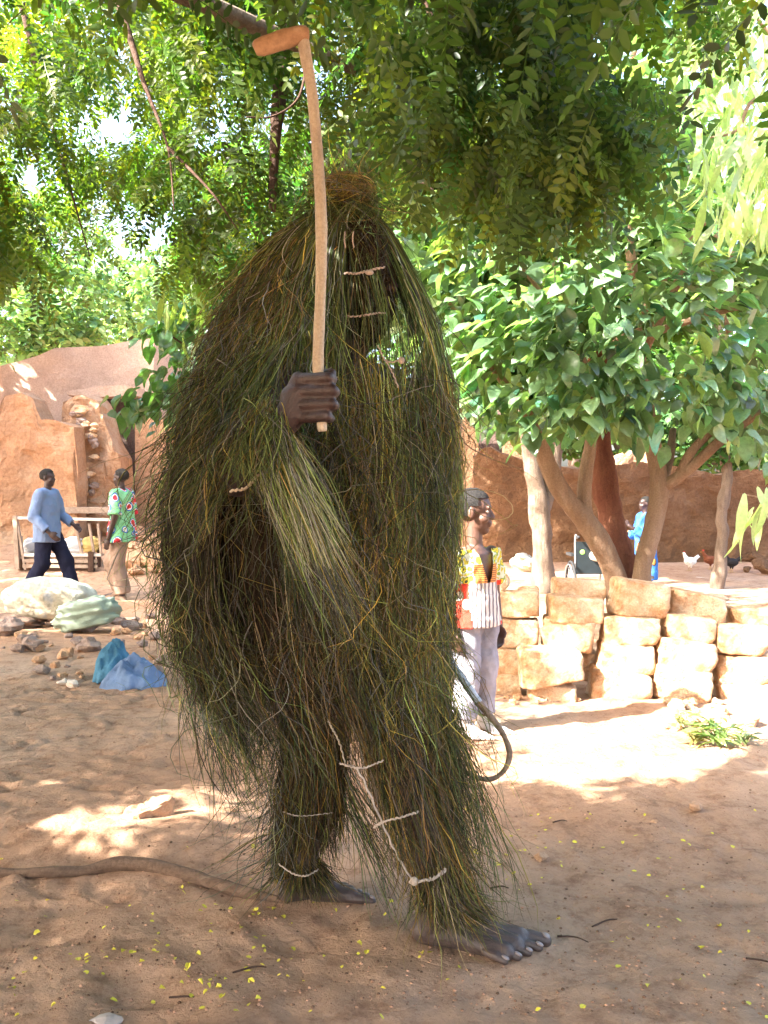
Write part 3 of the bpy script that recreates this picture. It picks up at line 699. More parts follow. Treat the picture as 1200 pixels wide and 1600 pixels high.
t = empty('slim_tree', D(1120, 918, 13), 'slim leaning tree in front of the brown mud wall beside the hens', 'tree')
limb(t, [D(1118, 930, 13), D(1128, 850, 13), D(1128, 800, 13), D(1136, 750, 13), D(1130, 690, 13)], [.11, .085, .08, .09, .05], M_barkg, 'trunk', 30, 10, .3)
far_leaves(t, [(D(1160, 690, 13), .55, 700), (D(1110, 660, 13.2), .5, 500), (D(1210, 640, 13.2), .9, 900)], 0, .7, (0.04, 0.10, 0.03), 9)
# unseen tree added left of the picture to shade the ruined building
t = empty('added_shade_tree', (-10.5, 11.5, -.1), 'unseen spreading tree added left of the yard for its shade', 'tree')
limb(t, [(-10.5, 11.5, -.3), (-10.4, 11.6, 1.6), (-10.2, 11.8, 3.2)], [.3, .24, .16], M_barkg, 'trunk', 24, 12)
limb(t, [(-10.2, 11.8, 3.2), (-8.8, 12.6, 4.6)], [.14, .06], M_barkg); limb(t, [(-10.2, 11.8, 3.2), (-11.6, 12.8, 4.8)], [.14, .06], M_barkg)
far_leaves(t, [((-10.2, 11.0, 4.6), 2.4, 8000), ((-9.6, 14.4, 4.4), 2.1, 6500), ((-12, 14.0, 5.0), 2.4, 6000), ((-8.2, 8.8, 4.6), 1.7, 4200), ((-7.4, 15.6, 5.7), 1.5, 3600), ((-9.4, 16.2, 5.6), 1.6, 3600)], 0, 1.25, (0.05, 0.11, 0.03), 15)
# trees beyond the walls
def back_tree(px, base_row, Y, crowns, base, seed, size, label):
    b = P(px, base_row, Y); b[2] = float(terrain(b[0], b[1]))
    t = empty('background_tree', b, label, 'tree', 'trees beyond the walls')
    c0 = np.asarray(P(*crowns[0][:2], Y)); limb(t, [b - np.array([0, 0, .3]), (b + c0) / 2 + np.array([.15, 0, 0]), c0], [.3, .2, .1], M_barkg, 'trunk')
    for c in crowns[1:]: limb(t, [(b + c0) / 2 + np.array([.15, 0, 0]), np.asarray(P(c[0], c[1], Y))], [.12, .05], M_barkg)
    far_leaves(t, [(P(x, y, Y), r, int(k)) for x, y, r, k in crowns], 0, size, base, seed)
back_tree(60, 700, 27, [(50, 470, 2.6, 2600), (10, 520, 1.9, 1500), (90, 520, 1.4, 900), (40, 380, 2.5, 1800)], (0.13, 0.22, 0.10), 21, 1.5, 'leafy tree overhanging the left end of the ruined building')  # haze put into the pale leaf colours of the left trees
back_tree(230, 700, 34, [(200, 500, 2.8, 2600), (140, 520, 1.8, 1200), (270, 470, 2.6, 2000), (190, 420, 2.2, 900)], (0.14, 0.22, 0.12), 22, 1.6, 'haze-paled tree beyond the middle of the ruined building')
back_tree(370, 700, 30, [(350, 470, 3.0, 2600), (300, 540, 2.0, 1500), (420, 560, 2.5, 1500)], (0.12, 0.2, 0.10), 23, 1.6, 'tree behind the right corner of the ruined building')
back_tree(700, 740, 24, [(690, 500, 2.6, 2600), (640, 400, 2.6, 2400), (760, 420, 2.4, 2400), (720, 600, 1.5, 1200)], (0.07, 0.15, 0.045), 24, 1.4, 'tree seen just right of the costumed figure beyond the wall')
back_tree(900, 740, 30, [(880, 400, 4.0, 3500), (960, 520, 3.2, 2600), (820, 600, 2.2, 1500)], (0.06, 0.13, 0.04), 25, 1.8, 'tall tree behind the multi trunked tree')
back_tree(1130, 740, 28, [(1120, 480, 3.4, 3500), (1190, 600, 2.2, 2000), (1050, 600, 2.2, 2000), (1080, 300, 3.0, 2000)], (0.07, 0.15, 0.045), 26, 1.7, 'tree beyond the right end of the brown mud wall')

back_tree(1000, 740, 23, [(960, 680, 1.4, 1800), (1060, 690, 1.3, 1800), (1150, 680, 1.5, 2000), (1230, 690, 1.3, 1500), (870, 660, 1.3, 1500)], (0.05, 0.11, 0.035), 27, 1.2, 'low bushy tree filling the gap just above the brown mud wall')
# ================================================================== WALLS
def wall_solid(name, top, Y, thick, base_z, seed, amp=0.06, step=0.12, freq=1.5, yaw=None, Ys=None):
    """top: list of (px,row) along the upper edge; the front face stands at Y (or runs Ys[0]..Ys[1])"""
    top = np.array(top, float); px0, px1 = top[0, 0], top[-1, 0]
    Y0, Y1 = Ys or (Y, Y)
    a, b = P(px0, 700, Y0), P(px1, 700, Y1); L = np.linalg.norm((b - a)[:2]); nx = max(6, int(L / step))
    cols_ = []
    for i in range(nx + 1):
        u = i / nx; x, y = a[0] + (b[0] - a[0]) * u, a[1] + (b[1] - a[1]) * u
        px = 600 + F * x / y; row = np.interp(px, top[:, 0], top[:, 1]); zt = P(px, row, y)[2]
        nz = max(5, int((zt - base_z) / step)) if i == 0 else nz
        cols_.append((x, y, zt))
    nz = max(6, int((max(c[2] for c in cols_) - base_z) / step)); dirn = (b - a)[:2] / L; nrm = np.array([dirn[1], -dirn[0]])
    if nrm[1] > 0: nrm = -nrm
    V = []; K = 2 * (nz + 1)
    for (x, y, zt) in cols_:
        for k in range(nz + 1): V.append([x, y, base_z + (zt - base_z) * k / nz])
        for k in range(nz, -1, -1): V.append([x - nrm[0] * thick, y - nrm[1] * thick, base_z + (zt - base_z) * k / nz])
    V = np.array(V); Fs = []
    for i in range(nx):
        for k in range(K):
            Fs.append([i * K + k, (i + 1) * K + k, (i + 1) * K + (k + 1) % K, i * K + (k + 1) % K])
    for i in (0, nx):
        for k in range(nz): Fs.append([i * K + k, i * K + k + 1, i * K + K - 2 - k, i * K + K - 1 - k] if i else [i * K + K - 1 - k, i * K + K - 2 - k, i * K + k + 1, i * K + k])
    dsp = fbm(V * freq, seed, 4); d3 = np.stack([fbm(V * freq + 9, seed + 1, 3) * .6, dsp, fbm(V * freq + 4, seed + 2, 4) * .8], 1)
    V = V + d3 * amp
    return V, Fs
def wall(name, top, Y, thick, base_z, seed, m, label, amp=.06, step=.12, freq=1.5, Ys=None, parent=None, loc=None):
    V, Fs = wall_solid(name, top, Y, thick, base_z, seed, amp, step, freq, Ys=Ys)
    c = V.mean(0); c[2] = base_z + .15
    if parent is None:
        o = obj(name, mesh_py(name, V - c, Fs), m); o.location = c; tag(o, label, 'wall'); return o
    o = obj(name, mesh_py(name, V - np.array(parent.location), Fs), m); o.parent = parent; return o
# ruined building, left
bl = empty('ruined_building', (P(120, 760, 17)[0], 17, .55), 'ruined roofless mud building with pink weathered plaster on its high back wall', 'building')
wall('wall', [(-260, 590), (-100, 578), (0, 573), (60, 556), (90, 545), (150, 540), (200, 534), (241, 530)], 17.6, .4, .4, 41, M_plaster, '', .022, .10, 2.0, parent=bl)
wall('wall', [(239, 531), (262, 548), (285, 575), (330, 600), (420, 640)], 17.4, .35, .4, 42, M_plaster, '', .05, .14, 1.0, Ys=(17.45, 22), parent=bl)
wall('wall', [(211, 655), (220, 651), (250, 655), (330, 650), (430, 655), (520, 660)], 16.4, .35, .4, 43, M_wall, '', .03, .12, 1.0, parent=bl)
# slab coloured dark for a shaded recess, with an arched lintel
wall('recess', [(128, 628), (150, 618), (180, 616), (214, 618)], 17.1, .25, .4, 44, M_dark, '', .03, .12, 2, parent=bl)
wall('lintel', [(104, 614), (130, 606), (160, 604), (190, 603), (216, 606)], 16.5, .5, 2.95, 45, M_plaster, '', .04, .1, 2, parent=bl)
rp = empty('ruined_pillar', (P(130, 815, 15.6)[0], 15.6, .42), 'crumbling orange mud pillar with stones showing in its broken core', 'wall')
wall('mud_core', [(92, 665), (97, 640), (108, 618), (128, 612), (148, 625), (155, 640), (168, 650), (170, 680), (178, 700), (190, 715), (192, 760)], 15.6, .7, .3, 46, M_wall, '', .11, .06, 3.2, parent=rp)
for k in range(34):
    x, y = rng.uniform(118, 150), rng.uniform(635, 770); q = P(x, y, 15.52)
    o = obj('stone', rock_mesh('stone', rng.uniform(.05, .11, 3) * np.array([1.3, 1, .8]), 300 + k, (8, 6)), M_block if k % 3 else M_stone); o.parent = rp; o.location = Vector((q - np.array(rp.location)).tolist())
wall('ruined_wall', [(-260, 640), (-60, 650), (0, 652), (3, 628), (12, 616), (38, 612), (60, 622), (66, 655), (75, 652), (100, 658), (118, 668), (124, 700), (122, 730)], 15.0, .5, .15, 47, M_wall, 'low broken mud wall with a humped top behind the man in blue', .07, .07, 2.4)
# rubble slope under the ruin
# right brown wall
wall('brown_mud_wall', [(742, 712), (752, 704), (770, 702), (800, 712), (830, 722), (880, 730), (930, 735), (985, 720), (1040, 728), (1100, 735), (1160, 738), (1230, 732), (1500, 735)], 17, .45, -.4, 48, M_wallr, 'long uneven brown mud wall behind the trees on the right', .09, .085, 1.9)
wall('orange_mud_wall', [(955, 716), (975, 706), (1000, 702), (1025, 708), (1040, 722)], 19.5, .5, -.2, 49, M_wall, 'sunlit orange stub of mud wall showing above the brown wall', .1, .12, 1.6)
hs = empty('mud_house', (P(700, 790, 20)[0], 20, -.1), 'small mud house with a dark window opening right of the figure', 'building')
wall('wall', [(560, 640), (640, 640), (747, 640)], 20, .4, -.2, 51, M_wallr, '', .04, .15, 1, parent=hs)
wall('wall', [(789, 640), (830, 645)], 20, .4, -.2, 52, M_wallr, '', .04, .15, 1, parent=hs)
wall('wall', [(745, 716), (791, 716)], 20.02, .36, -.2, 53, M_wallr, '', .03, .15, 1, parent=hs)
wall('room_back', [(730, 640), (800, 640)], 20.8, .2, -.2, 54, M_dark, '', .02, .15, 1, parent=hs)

# ================================================================== MUD BLOCKS
def block_mesh(w_, h_, d_, seed):
    n = 14; pts = []; idx = {}; Fs = []
    def vid(i, j, k):
        if (i, j, k) not in idx: idx[(i, j, k)] = len(pts); pts.append([2 * i / n - 1, 2 * j / n - 1, 2 * k / n - 1])
        return idx[(i, j, k)]
    for a in range(n):
        for b in range(n):
            for s in (0, n):
                q = [(a, b), (a + 1, b), (a + 1, b + 1), (a, b + 1)]
                if s == 0: q = q[::-1]
                Fs.append([vid(x, y, s) for x, y in q]); Fs.append([vid(s, x, y) for x, y in q]); Fs.append([vid(y, s, x) for x, y in q])
    V = np.array(pts); e = 18.0
    V = V / (np.sum(np.abs(V) ** e, axis=1) ** (1 / e) / np.maximum(np.abs(V).max(1), 1e-9))[:, None]; V = np.clip(V, -.99, .99)
    V = V * np.array([w_, d_, h_]) / 2
    g = np.random.default_rng(seed); V[:, 0] *= 1 + .06 * g.normal() * V[:, 2] / h_; V[:, 2] *= 1 + .12 * g.normal() * V[:, 0] / w_
    V = V + np.stack([fbm(V * 7 + seed, seed, 4), fbm(V * 7 + 3, seed + 1, 4), fbm(V * 7 + 8, seed + 2, 4)], 1) * np.array([.008, .012, .007])
    V = V + (fbm(V * 30, seed + 5, 3) * .0045)[:, None] * np.sign(V) * (np.abs(V) > .45 * np.array([w_, d_, h_]))
    for c in range(g.integers(2, 5)):                    # chipped corners
        k = np.array([g.choice([-1, 1]) * w_ / 2, -d_ / 2, g.choice([-1, 1]) * h_ / 2]); d = np.linalg.norm(V - k, axis=1); r = g.uniform(.04, .09)
        V -= (np.clip(1 - d / r, 0, 1) * .5)[:, None] * (k - np.zeros(3)) * .22
    return mesh_py('mud_block', V, Fs, True)
BL = [ # px0, px1, row0, row1, Y, roll, label
 (775, 849, 925, 968, 5.72, -2, 'pitted mud block on top of the leftmost column beside the boy'),
 (775, 847, 968, 1015, 5.70, 1, 'mud block in the middle of the leftmost column beside the boy'),
 (766, 830, 1012, 1055, 5.72, 2, 'half shaded mud block second from the ground in the leftmost column'),
 (762, 818, 1054, 1092, 5.70, 0, 'shaded bottom mud block just right of the boy\'s legs'),
 (865, 950, 906, 944, 5.86, 2, 'mud block on the very top of the second column from the left'),
 (858, 950, 934, 977, 5.66, 3, 'mud block second from the top in the second column from the left'),
 (849, 935, 969, 1022, 5.66, 4, 'tall pitted mud block in the middle of the second column from the left'),
 (812, 916, 1016, 1074, 5.48, -4, 'tilted orange mud block pushed forward at the second column\'s foot'),
 (905, 936, 1020, 1068, 5.80, 0, 'narrow mud block end showing behind the tilted orange one'),
 (829, 905, 1071, 1104, 5.52, 3, 'low broken mud block lying on the ground under the tilted orange one'),
 (960, 1051, 909, 968, 5.70, 7, 'large tilted mud block on top of the middle column'),
 (943, 1036, 965, 1011, 5.62, 2, 'second mud block from the top in the middle column'),
 (937, 1029, 1008, 1055, 5.60, 3, 'third mud block from the top in the middle column'),
 (925, 1024, 1050, 1100, 5.56, 5, 'bottom mud block of the middle column crossed by a diagonal shadow'),
 (1049, 1140, 928, 976, 5.78, 14, 'sloping mud block on top of the fourth column from the left'),
 (1042, 1123, 964, 1007, 5.64, 6, 'second mud block from the top in the fourth column'),
 (1029, 1126, 1002, 1054, 5.58, 8, 'third mud block from the top in the fourth column'),
 (1025, 1120, 1047, 1100, 5.54, 9, 'tilted bottom mud block of the fourth column from the left'),
 (1148, 1235, 950, 980, 5.75, -3, 'top mud block of the column at the right edge'),
 (1118, 1212, 978, 1026, 5.62, 3, 'second mud block from the top in the right edge column'),
 (1126, 1215, 1026, 1072, 5.60, 1, 'third mud block from the top in the right edge column'),
 (1126, 1215, 1071, 1116, 5.56, 2, 'bottom mud block of the column at the right edge'),
 (1222, 1310, 990, 1040, 5.7, 2, 'mud block beyond the right edge column, upper'),
 (1222, 1310, 1042, 1112, 5.65, 2, 'mud block beyond the right edge column, lower'),
]
for k, (a, b, c, d, Y, roll, lab) in enumerate(BL):
    if a > 1200: continue
    p0, p1 = P(a, d, Y), P(b, c, Y); ww = p1[0] - p0[0]; hh = p1[2] - p0[2]; dep = .20 + .03 * rng.random()
    o = obj('mud_block', block_mesh(ww * .935, hh * .955, dep, 700 + k), M_block)
    o.location = ((p0[0] + p1[0]) / 2, Y + dep / 2, (p0[2] + p1[2]) / 2); o.rotation_euler = (R(rng.normal() * 1.2), R(roll), R(-3 + 4 * rng.normal()))
    tag(o, lab, 'mud block', 'sun dried mud blocks stacked in the yard')
for (x, y, Y, r, lab) in [(788, 910, 5.85, (.065, .05, .06), 'reddish broken chunk of mud block on the stack behind the boy'), (827, 921, 5.85, (.075, .05, .035), 'small broken chunk lying on top of the leftmost column'),
                          (1105, 938, 6.1, (.14, .1, .05), 'flat reddish broken piece behind the sloping top mud block'), (1150, 975, 6.2, (.1, .1, .05), 'rough mud lump between the two right columns')]:
    o = obj('block_chunk', rock_mesh('block_chunk', r, int(x)), M_block); o.location = Vector(P(x, y, Y).tolist()); tag(o, lab, 'mud chunk')

# ================================================================== PEOPLE
def unit(v): v = np.asarray(v, float); return v / (np.linalg.norm(v) + 1e-9)
def head_blob(b, c, f, u, s):
    """c head centre, f forward, u up, s = 1 for an adult (0.23 m tall head)"""
    f = unit(f); u = unit(u - f * (u @ f)); l = np.cross(u, f); M3 = np.stack([f, l, u], 1)
    def q(x, y, z): return c + (M3 @ np.array([x, y, z])) * s
    b.ell(q(-.012, 0, .03), np.array([.094, .074, .085]) * s, M3); b.ell(q(.026, 0, -.035), np.array([.058, .054, .075]) * s, M3)
    b.cap(q(.03, 0, -.085), q(.055, 0, -.09), .03 * s, .024 * s)
    b.cap(q(.078, 0, .012), q(.094, 0, -.022), .008 * s, .013 * s); b.cap(q(.086, .012, -.026), q(.086, -.012, -.026), .009 * s, .009 * s)
    b.cap(q(.082, .016, -.052), q(.082, -.016, -.052), .0085 * s, .0085 * s); b.cap(q(.079, .014, -.067), q(.079, -.014, -.067), .0085 * s, .0085 * s)
    b.cap(q(.072, .035, .028), q(.076, -.035, .028), .011 * s, .011 * s)
    for k in (-1, 1):
        b.ell(q(.062, .03 * k, .005), np.array([.014, .016, .011]) * s, M3); b.ell(q(.05, .042 * k, -.03), np.array([.03, .02, .022]) * s, M3)
        b.ell(q(-.008, .077 * k, -.002), np.array([.018, .009, .031]) * s, M3)
    return q, M3
def hand_blob(b, wr, d, palm, s, curl=.5, side=1):
    d = unit(d); palm = unit(np.asarray(palm, float) - d * (np.asarray(palm, float) @ d)); a = np.cross(d, palm) * side
    M3 = np.stack([d, a, palm], 1)
    b.ell(wr + d * .05 * s, np.array([.052, .04, .017]) * s, M3)
    for i in range(4):
        L = [.040, .046, .043, .033][i] * s; p = wr + d * .092 * s + a * (.030 - .020 * i) * s
        d1 = unit(d + palm * curl); d2 = unit(d + palm * curl * 3); e = p + d1 * L; b.cap(p - d * .02 * s, e, .0105 * s, .0095 * s, 8); b.cap(e, e + d2 * L * .9, .0095 * s, .0075 * s, 8)
    p = wr + d * .03 * s + a * .03 * s; e = p + unit(d + a * .9 + palm * .3) * .04 * s; b.cap(p, e, .014 * s, .011 * s, 8); b.cap(e, e + unit(d + palm * .5) * .032 * s, .011 * s, .009 * s, 8)
def foot_blob(b, an, d, s, big=1, toes=False):
    """an ankle, d forward; big = +1 when the great toe is on the left of d"""
    d = unit([d[0], d[1], 0]); l = np.array([-d[1], d[0], 0]) * big; g = an[2] - .075 * s
    def q(x, y, z): return np.array([an[0], an[1], g]) + (d * x + l * y + np.array([0, 0, z])) * s
    b.cap(an, q(-.025, 0, .035), .042 * s, .032 * s); b.cap(q(-.035, 0, .03), q(.05, -.012, .03), .03 * s, .027 * s); b.cap(an, q(.11, .012, .028), .036 * s, .024 * s)
    b.cap(q(.04, -.012, .026), q(.135, -.034, .018), .024 * s, .018 * s); b.cap(q(.05, .01, .03), q(.155, .026, .022), .027 * s, .022 * s); b.cap(q(.06, 0, .03), q(.15, -.004, .02), .026 * s, .02 * s)
    for i, (y, L, r) in enumerate([(.034, .066, .0155), (.009, .066, .0105), (-.011, .058, .010), (-.029, .05, .0095), (-.045, .038, .0095)]):
        x0 = .145 - .012 * i; b.cap(q(x0, y, .018), q(x0 + L * .55, y * 1.18, .017), r * s * .95, r * s, 8); b.cap(q(x0 + L * .55, y * 1.18, .017), q(x0 + L, y * 1.25, .011), r * s, r * s * .9, 8)
def human(b, J, s, hands=True, skipleg=False, toes=False):
    side = unit(J['shl'] - J['shr']); mid = (J['shl'] + J['shr']) / 2
    b.loft([(J['pel'] - np.array([0, 0, .06]) * s, .12 * s, .09 * s), (J['pel'] + np.array([0, 0, .04]) * s, .155 * s, .11 * s), (J['pel'] * .62 + mid * .38, .13 * s, .095 * s), (J['pel'] * .3 + mid * .7, .165 * s, .115 * s),
            (mid + np.array([0, 0, -.02]) * s, .165 * s, .095 * s), (mid + np.array([0, 0, .05]) * s, .07 * s, .06 * s)], side)
    b.cap(mid, J['head'] + np.array([0, 0, -.06]) * s, .058 * s, .05 * s)
    q = head_blob(b, J['head'], J['face'], np.array([0, 0, 1.0]), s)
    for k in 'lr':
        b.chain([J['sh' + k], J['el' + k], J['wr' + k]], [.058 * s, .043 * s, .028 * s]); b.chain([mid, J['sh' + k]], [.07 * s, .06 * s])
        if hands: hand_blob(b, J['wr' + k], J['wr' + k] - J['el' + k] + J.get('hd' + k, np.zeros(3)), J.get('pa' + k, -side if k == 'l' else side), s, .35, -1 if k == 'l' else 1)
        if not skipleg:
            b.chain([J['hi' + k], J['kn' + k], J['an' + k]], [.095 * s, .06 * s, .04 * s]); foot_blob(b, J['an' + k], J['fo' + k], s, -1 if k == 'l' else 1, toes)
    return q
def stand(base, yaw, H, **kw):
    """joints of someone standing at base, facing yaw (0 = +x), with overrides in body coordinates"""
    s = H / 1.75; c, n_ = math.cos(yaw), math.sin(yaw)
    loc = dict(pel=(0, 0, .95), shl=(0, .18, 1.42), shr=(0, -.18, 1.42), head=(.02, 0, 1.63), ell=(-.02, .24, 1.12), elr=(-.02, -.24, 1.12), wrl=(.06, .26, .88), wrr=(.06, -.26, .88),
               hil=(0, .09, .92), hir=(0, -.09, .92), knl=(.02, .1, .5), knr=(.02, -.1, .5), anl=(0, .1, .085), anr=(0, -.1, .085)); loc.update(kw)
    J = {}
    for k, v_ in loc.items():
        v_ = np.array(v_, float) * (1 if k in ('face',) else s); J[k] = np.array([c * v_[0] - n_ * v_[1], n_ * v_[0] + c * v_[1], v_[2]]) + (0 if k in ('face', 'fol', 'for', 'pal', 'par') else np.asarray(base, float))
    f = np.array([c, n_, 0])
    for k in ('face', 'fol', 'for'): J.setdefault(k, f)
    return J, s
def cap_hair(parent, q, M3, s, mat_=M_hair):
    V, Fs = ball_raw((0, 0, 0), (1, 1, 1), None, 28, 20); V0 = V.copy()
    V = V * np.array([.101, .081, .092]) * (1 + .03 * fbm(V * 14, 5, 2))[:, None]; c = q(-.017, 0, .034)
    keep = [f for f in Fs if not (V0[f].mean(0)[0] > .45 and V0[f].mean(0)[2] < .45) and V0[f].mean(0)[2] > -.55 and not (V0[f].mean(0)[0] > .1 and V0[f].mean(0)[2] < .0)]
    W = (V * s) @ M3.T + c - np.array(parent.location); o = obj('hair', mesh_py('hair', W, keep, True), mat_); o.parent = parent
def part(name, me, m, parent, **kw):
    me.transform(Matrix.Translation(-parent.location)); o = obj(name, me, m, None, **kw); o.parent = parent; return o
def eyes(parent, q, s):
    for k in (-1, 1):
        V, Fs = ball_raw(q(.0655, .031 * k, .006), np.array([.0125, .0125, .0095]) * s, None, 10, 8); o = obj('eye', mesh_py('eye', V - np.array(parent.location), Fs, True), M_eye); o.parent = parent
M_eye = plain('eye', (0.35, 0.30, 0.27), .3, .5, .3, 300)

def cloth(name, c, var=.18, sc=3, bs=14, bstr=.5, rough=.9): return plain(name, c, rough, .1, var, sc, bs, bstr, .02)
M_bluesh = cloth('pale blue cotton', (0.14, 0.20, 0.34)); M_navy = cloth('navy cotton', (0.012, 0.014, 0.032)); M_khaki = cloth('tan cotton', (0.22, 0.155, 0.12)); M_denim = cloth('faded denim', (0.27, 0.26, 0.30), .35, 8)
def printm(name, stops, scale, dist=.6, second=None):
    def f(t, b):
        tc = t.nodes.new('ShaderNodeTexCoord'); nd = noise(t, 5, 3); mv = N(t, 'ShaderNodeMix', data_type='RGBA', blend_type='LINEAR_LIGHT'); mv.inputs[0].default_value = .06 * dist
        t.links.new(tc.outputs['Object'], mv.inputs[6]); t.links.new(nd.outputs[1], mv.inputs[7])
        vo = N(t, 'ShaderNodeTexVoronoi', Scale=scale); t.links.new(mv.outputs[2], vo.inputs['Vector'])
        r = ramp(t, vo.outputs['Distance'], stops); r.color_ramp.interpolation = 'CONSTANT'; t.links.new(r.outputs[0], b.inputs['Base Color'])
        b.inputs['Roughness'].default_value = .9; b.inputs['Specular IOR Level'].default_value = .1; bump(t, b, noise(t, 14, 4).outputs[0], .4, .02)
    return mat(name, f)
M_green = printm('green wax print', [(0, (.45, .03, .05)), (.30, (.60, .60, .55)), (.36, (.04, .12, .40)), (.43, (.16, .42, .22)), (.8, (.2, .48, .28))], 6.5)
M_blueprint = printm('blue wax print', [(0, (.45, .22, .06)), (.22, (.06, .05, .05)), (.32, (.04, .14, .42)), (.8, (.08, .28, .55))], 7)
M_yelprint = printm('yellow green print', [(0, (.05, .08, .04)), (.2, (.65, .50, .05)), (.38, (.22, .30, .06)), (.52, (.55, .58, .45)), (.7, (.5, .4, .05))], 26, .3)
def stripem(name, a, c, sc, axis_='X', w_=.5, dist=1.0):
    def f(t, b):
        tc = t.nodes.new('ShaderNodeTexCoord'); wv = N(t, 'ShaderNodeTexWave', Scale=sc, Distortion=dist); wv.bands_direction = axis_
        wv.inputs['Detail Scale'].default_value = 1.5; t.links.new(tc.outputs['Object'], wv.inputs[0]); r = ramp(t, wv.outputs[1], [(w_ - .12, a), (w_ + .12, c)])
        t.links.new(r.outputs[0], b.inputs['Base Color']); b.inputs['Roughness'].default_value = .9
    return mat(name, f)
M_stripe = stripem('striped panel', (.16, .13, .14), (.62, .55, .50), 14, 'X', .35, 1.5); M_orange = stripem('orange woven panel', (.12, .03, .02), (.62, .24, .05), 30, 'Z', .3, .6)
M_redpan = printm('red and white panel', [(0, (.60, .58, .5)), (.25, (.62, .06, .04)), (.8, (.7, .1, .06))], 9)

# ---- the man in the blue shirt
def man_base(px, row, Y): b = P(px, row, Y); return b
b0 = P(75, 938, 11.7); J, s = stand(b0, R(-8), 1.72, knl=(.22, .1, .50), anl=(.30, .1, .10), knr=(-.02, -.1, .5), anr=(-.22, -.1, .12), elr=(-.05, -.27, 1.12), wrr=(.16, -.25, .92), ell=(.06, .26, 1.13), wrl=(.25, .24, 1.0))
man = empty('person', b0, 'man in a loose pale blue shirt and navy trousers walking towards the right', 'person')
b = Blob(); q = human(b, J, s); part('body', b.build('body', .009, 3), M_skin, man); cap_hair(man, q[0], q[1], s)
def shirt(J, s, hem, sleeve=1.0, wid=1.0, flare=1.0, side=None):
    b = Blob(); sd = unit(J['shl'] - J['shr']); mid = (J['shl'] + J['shr']) / 2; pe = J['pel']
    up = np.array([0, 0, 1.0]); hemc = pe + up * hem * s
    b.loft([(hemc, .205 * s * wid * flare, .155 * s * flare), (pe * .6 + mid * .4, .19 * s * wid, .14 * s), (pe * .3 + mid * .7, .20 * s * wid, .14 * s), (mid + up * .0 * s, .19 * s * wid, .115 * s), (mid + up * .055 * s, .085 * s, .075 * s)], sd)
    for k in 'lr':
        b.cap(mid + (J['sh' + k] - mid) * .5, J['sh' + k], .085 * s, .078 * s); e = J['el' + k]
        if sleeve >= 1: w_ = e + (J['wr' + k] - e) * (sleeve - 1); b.chain([J['sh' + k], e], [.078 * s, .07 * s]); b.loft([(e - (w_ - e) * .1, .068 * s, .068 * s), (w_, .062 * s, .062 * s)], [0, 1, 0.2]); b.ell(e, (.068 * s,) * 3)
        else: w_ = J['sh' + k] + (e - J['sh' + k]) * sleeve; b.loft([(J['sh' + k], .078 * s, .078 * s), (w_, .09 * s, .085 * s)], [1, .1, 0.1])
    return b
def trousers(J, s, wide=1.0, hem=.04):
    b = Blob(); sd = unit(J['hil'] - J['hir']); up = np.array([0, 0, 1.0])
    b.loft([(J['pel'] - up * .1 * s, .165 * s, .12 * s), (J['pel'] + up * .09 * s, .155 * s, .115 * s)], sd)
    for k in 'lr':
        a = J['an' + k] + up * hem * s; b.loft([(J['hi' + k] + up * .02 * s, .1 * s, .11 * s), (J['kn' + k], .083 * s * wide, .088 * s * wide), (J['kn' + k] * .4 + a * .6, .075 * s * wide, .085 * s * wide), (a, .07 * s * wide, .085 * s * wide)], sd)
    return b
part('shirt', shirt(J, s, -.17, 1.85, 1.05, 1.12).build('shirt', .011, 3, .012, 9, 3), M_bluesh, man)
part('trousers', trousers(J, s, 1.15).build('trousers', .011, 3, .012, 8, 4), M_navy, man)
# ---- the man in the green print shirt, seen from behind, walking left
b0 = P(192, 942, 11.6); J, s = stand(b0, R(168), 1.74, knl=(.02, .1, .5), anl=(-.05, .1, .09), knr=(.22, -.1, .52), anr=(.10, -.1, .14), ell=(-.03, .25, 1.14), wrl=(.06, .25, .86), elr=(.0, -.25, 1.14), wrr=(.14, -.25, .9))
man = empty('person', b0, 'man in a green shirt printed with red discs and tan trousers walking left', 'person')
b = Blob(); q = human(b, J, s); part('body', b.build('body', .009, 3), M_skin, man); cap_hair(man, q[0], q[1], s)
part('shirt', shirt(J, s, -.14, .95, 1.1, 1.12).build('shirt', .011, 3, .012, 9, 13), M_green, man)
part('trousers', trousers(J, s, 1.2).build('trousers', .011, 3, .012, 8, 14), M_khaki, man)
for k in 'lr':
    f = Blob(); foot_blob(f, J['an' + k] + np.array([0, 0, -.005]), J['fo' + k], s * 1.1); part('sandal', f.build('sandal', .009, 3), M_khaki, man)
# ---- the person in the blue print robe behind the trunk
b0 = P(1008, 950, 11.5); b0[2] = -.2; J, s = stand(b0, R(188), 1.37, elr=(.1, -.22, 1.1), wrr=(.32, -.16, 1.14), ell=(.12, .2, 1.12), wrl=(.34, .12, 1.28))
man = empty('person', b0, 'person in a blue and orange print robe half hidden by the tan trunk', 'person')
b = Blob(); q = human(b, J, s); part('body', b.build('body', .008, 3), M_skin, man); cap_hair(man, q[0], q[1], s)
part('robe', shirt(J, s, -.55, 1.6, 1.25, 1.15).build('robe', .010, 3, .012, 9, 23), M_blueprint, man)
part('trousers', trousers(J, s).build('trousers', .011, 3), cloth('dull violet cotton', (.12, .10, .16)), man)

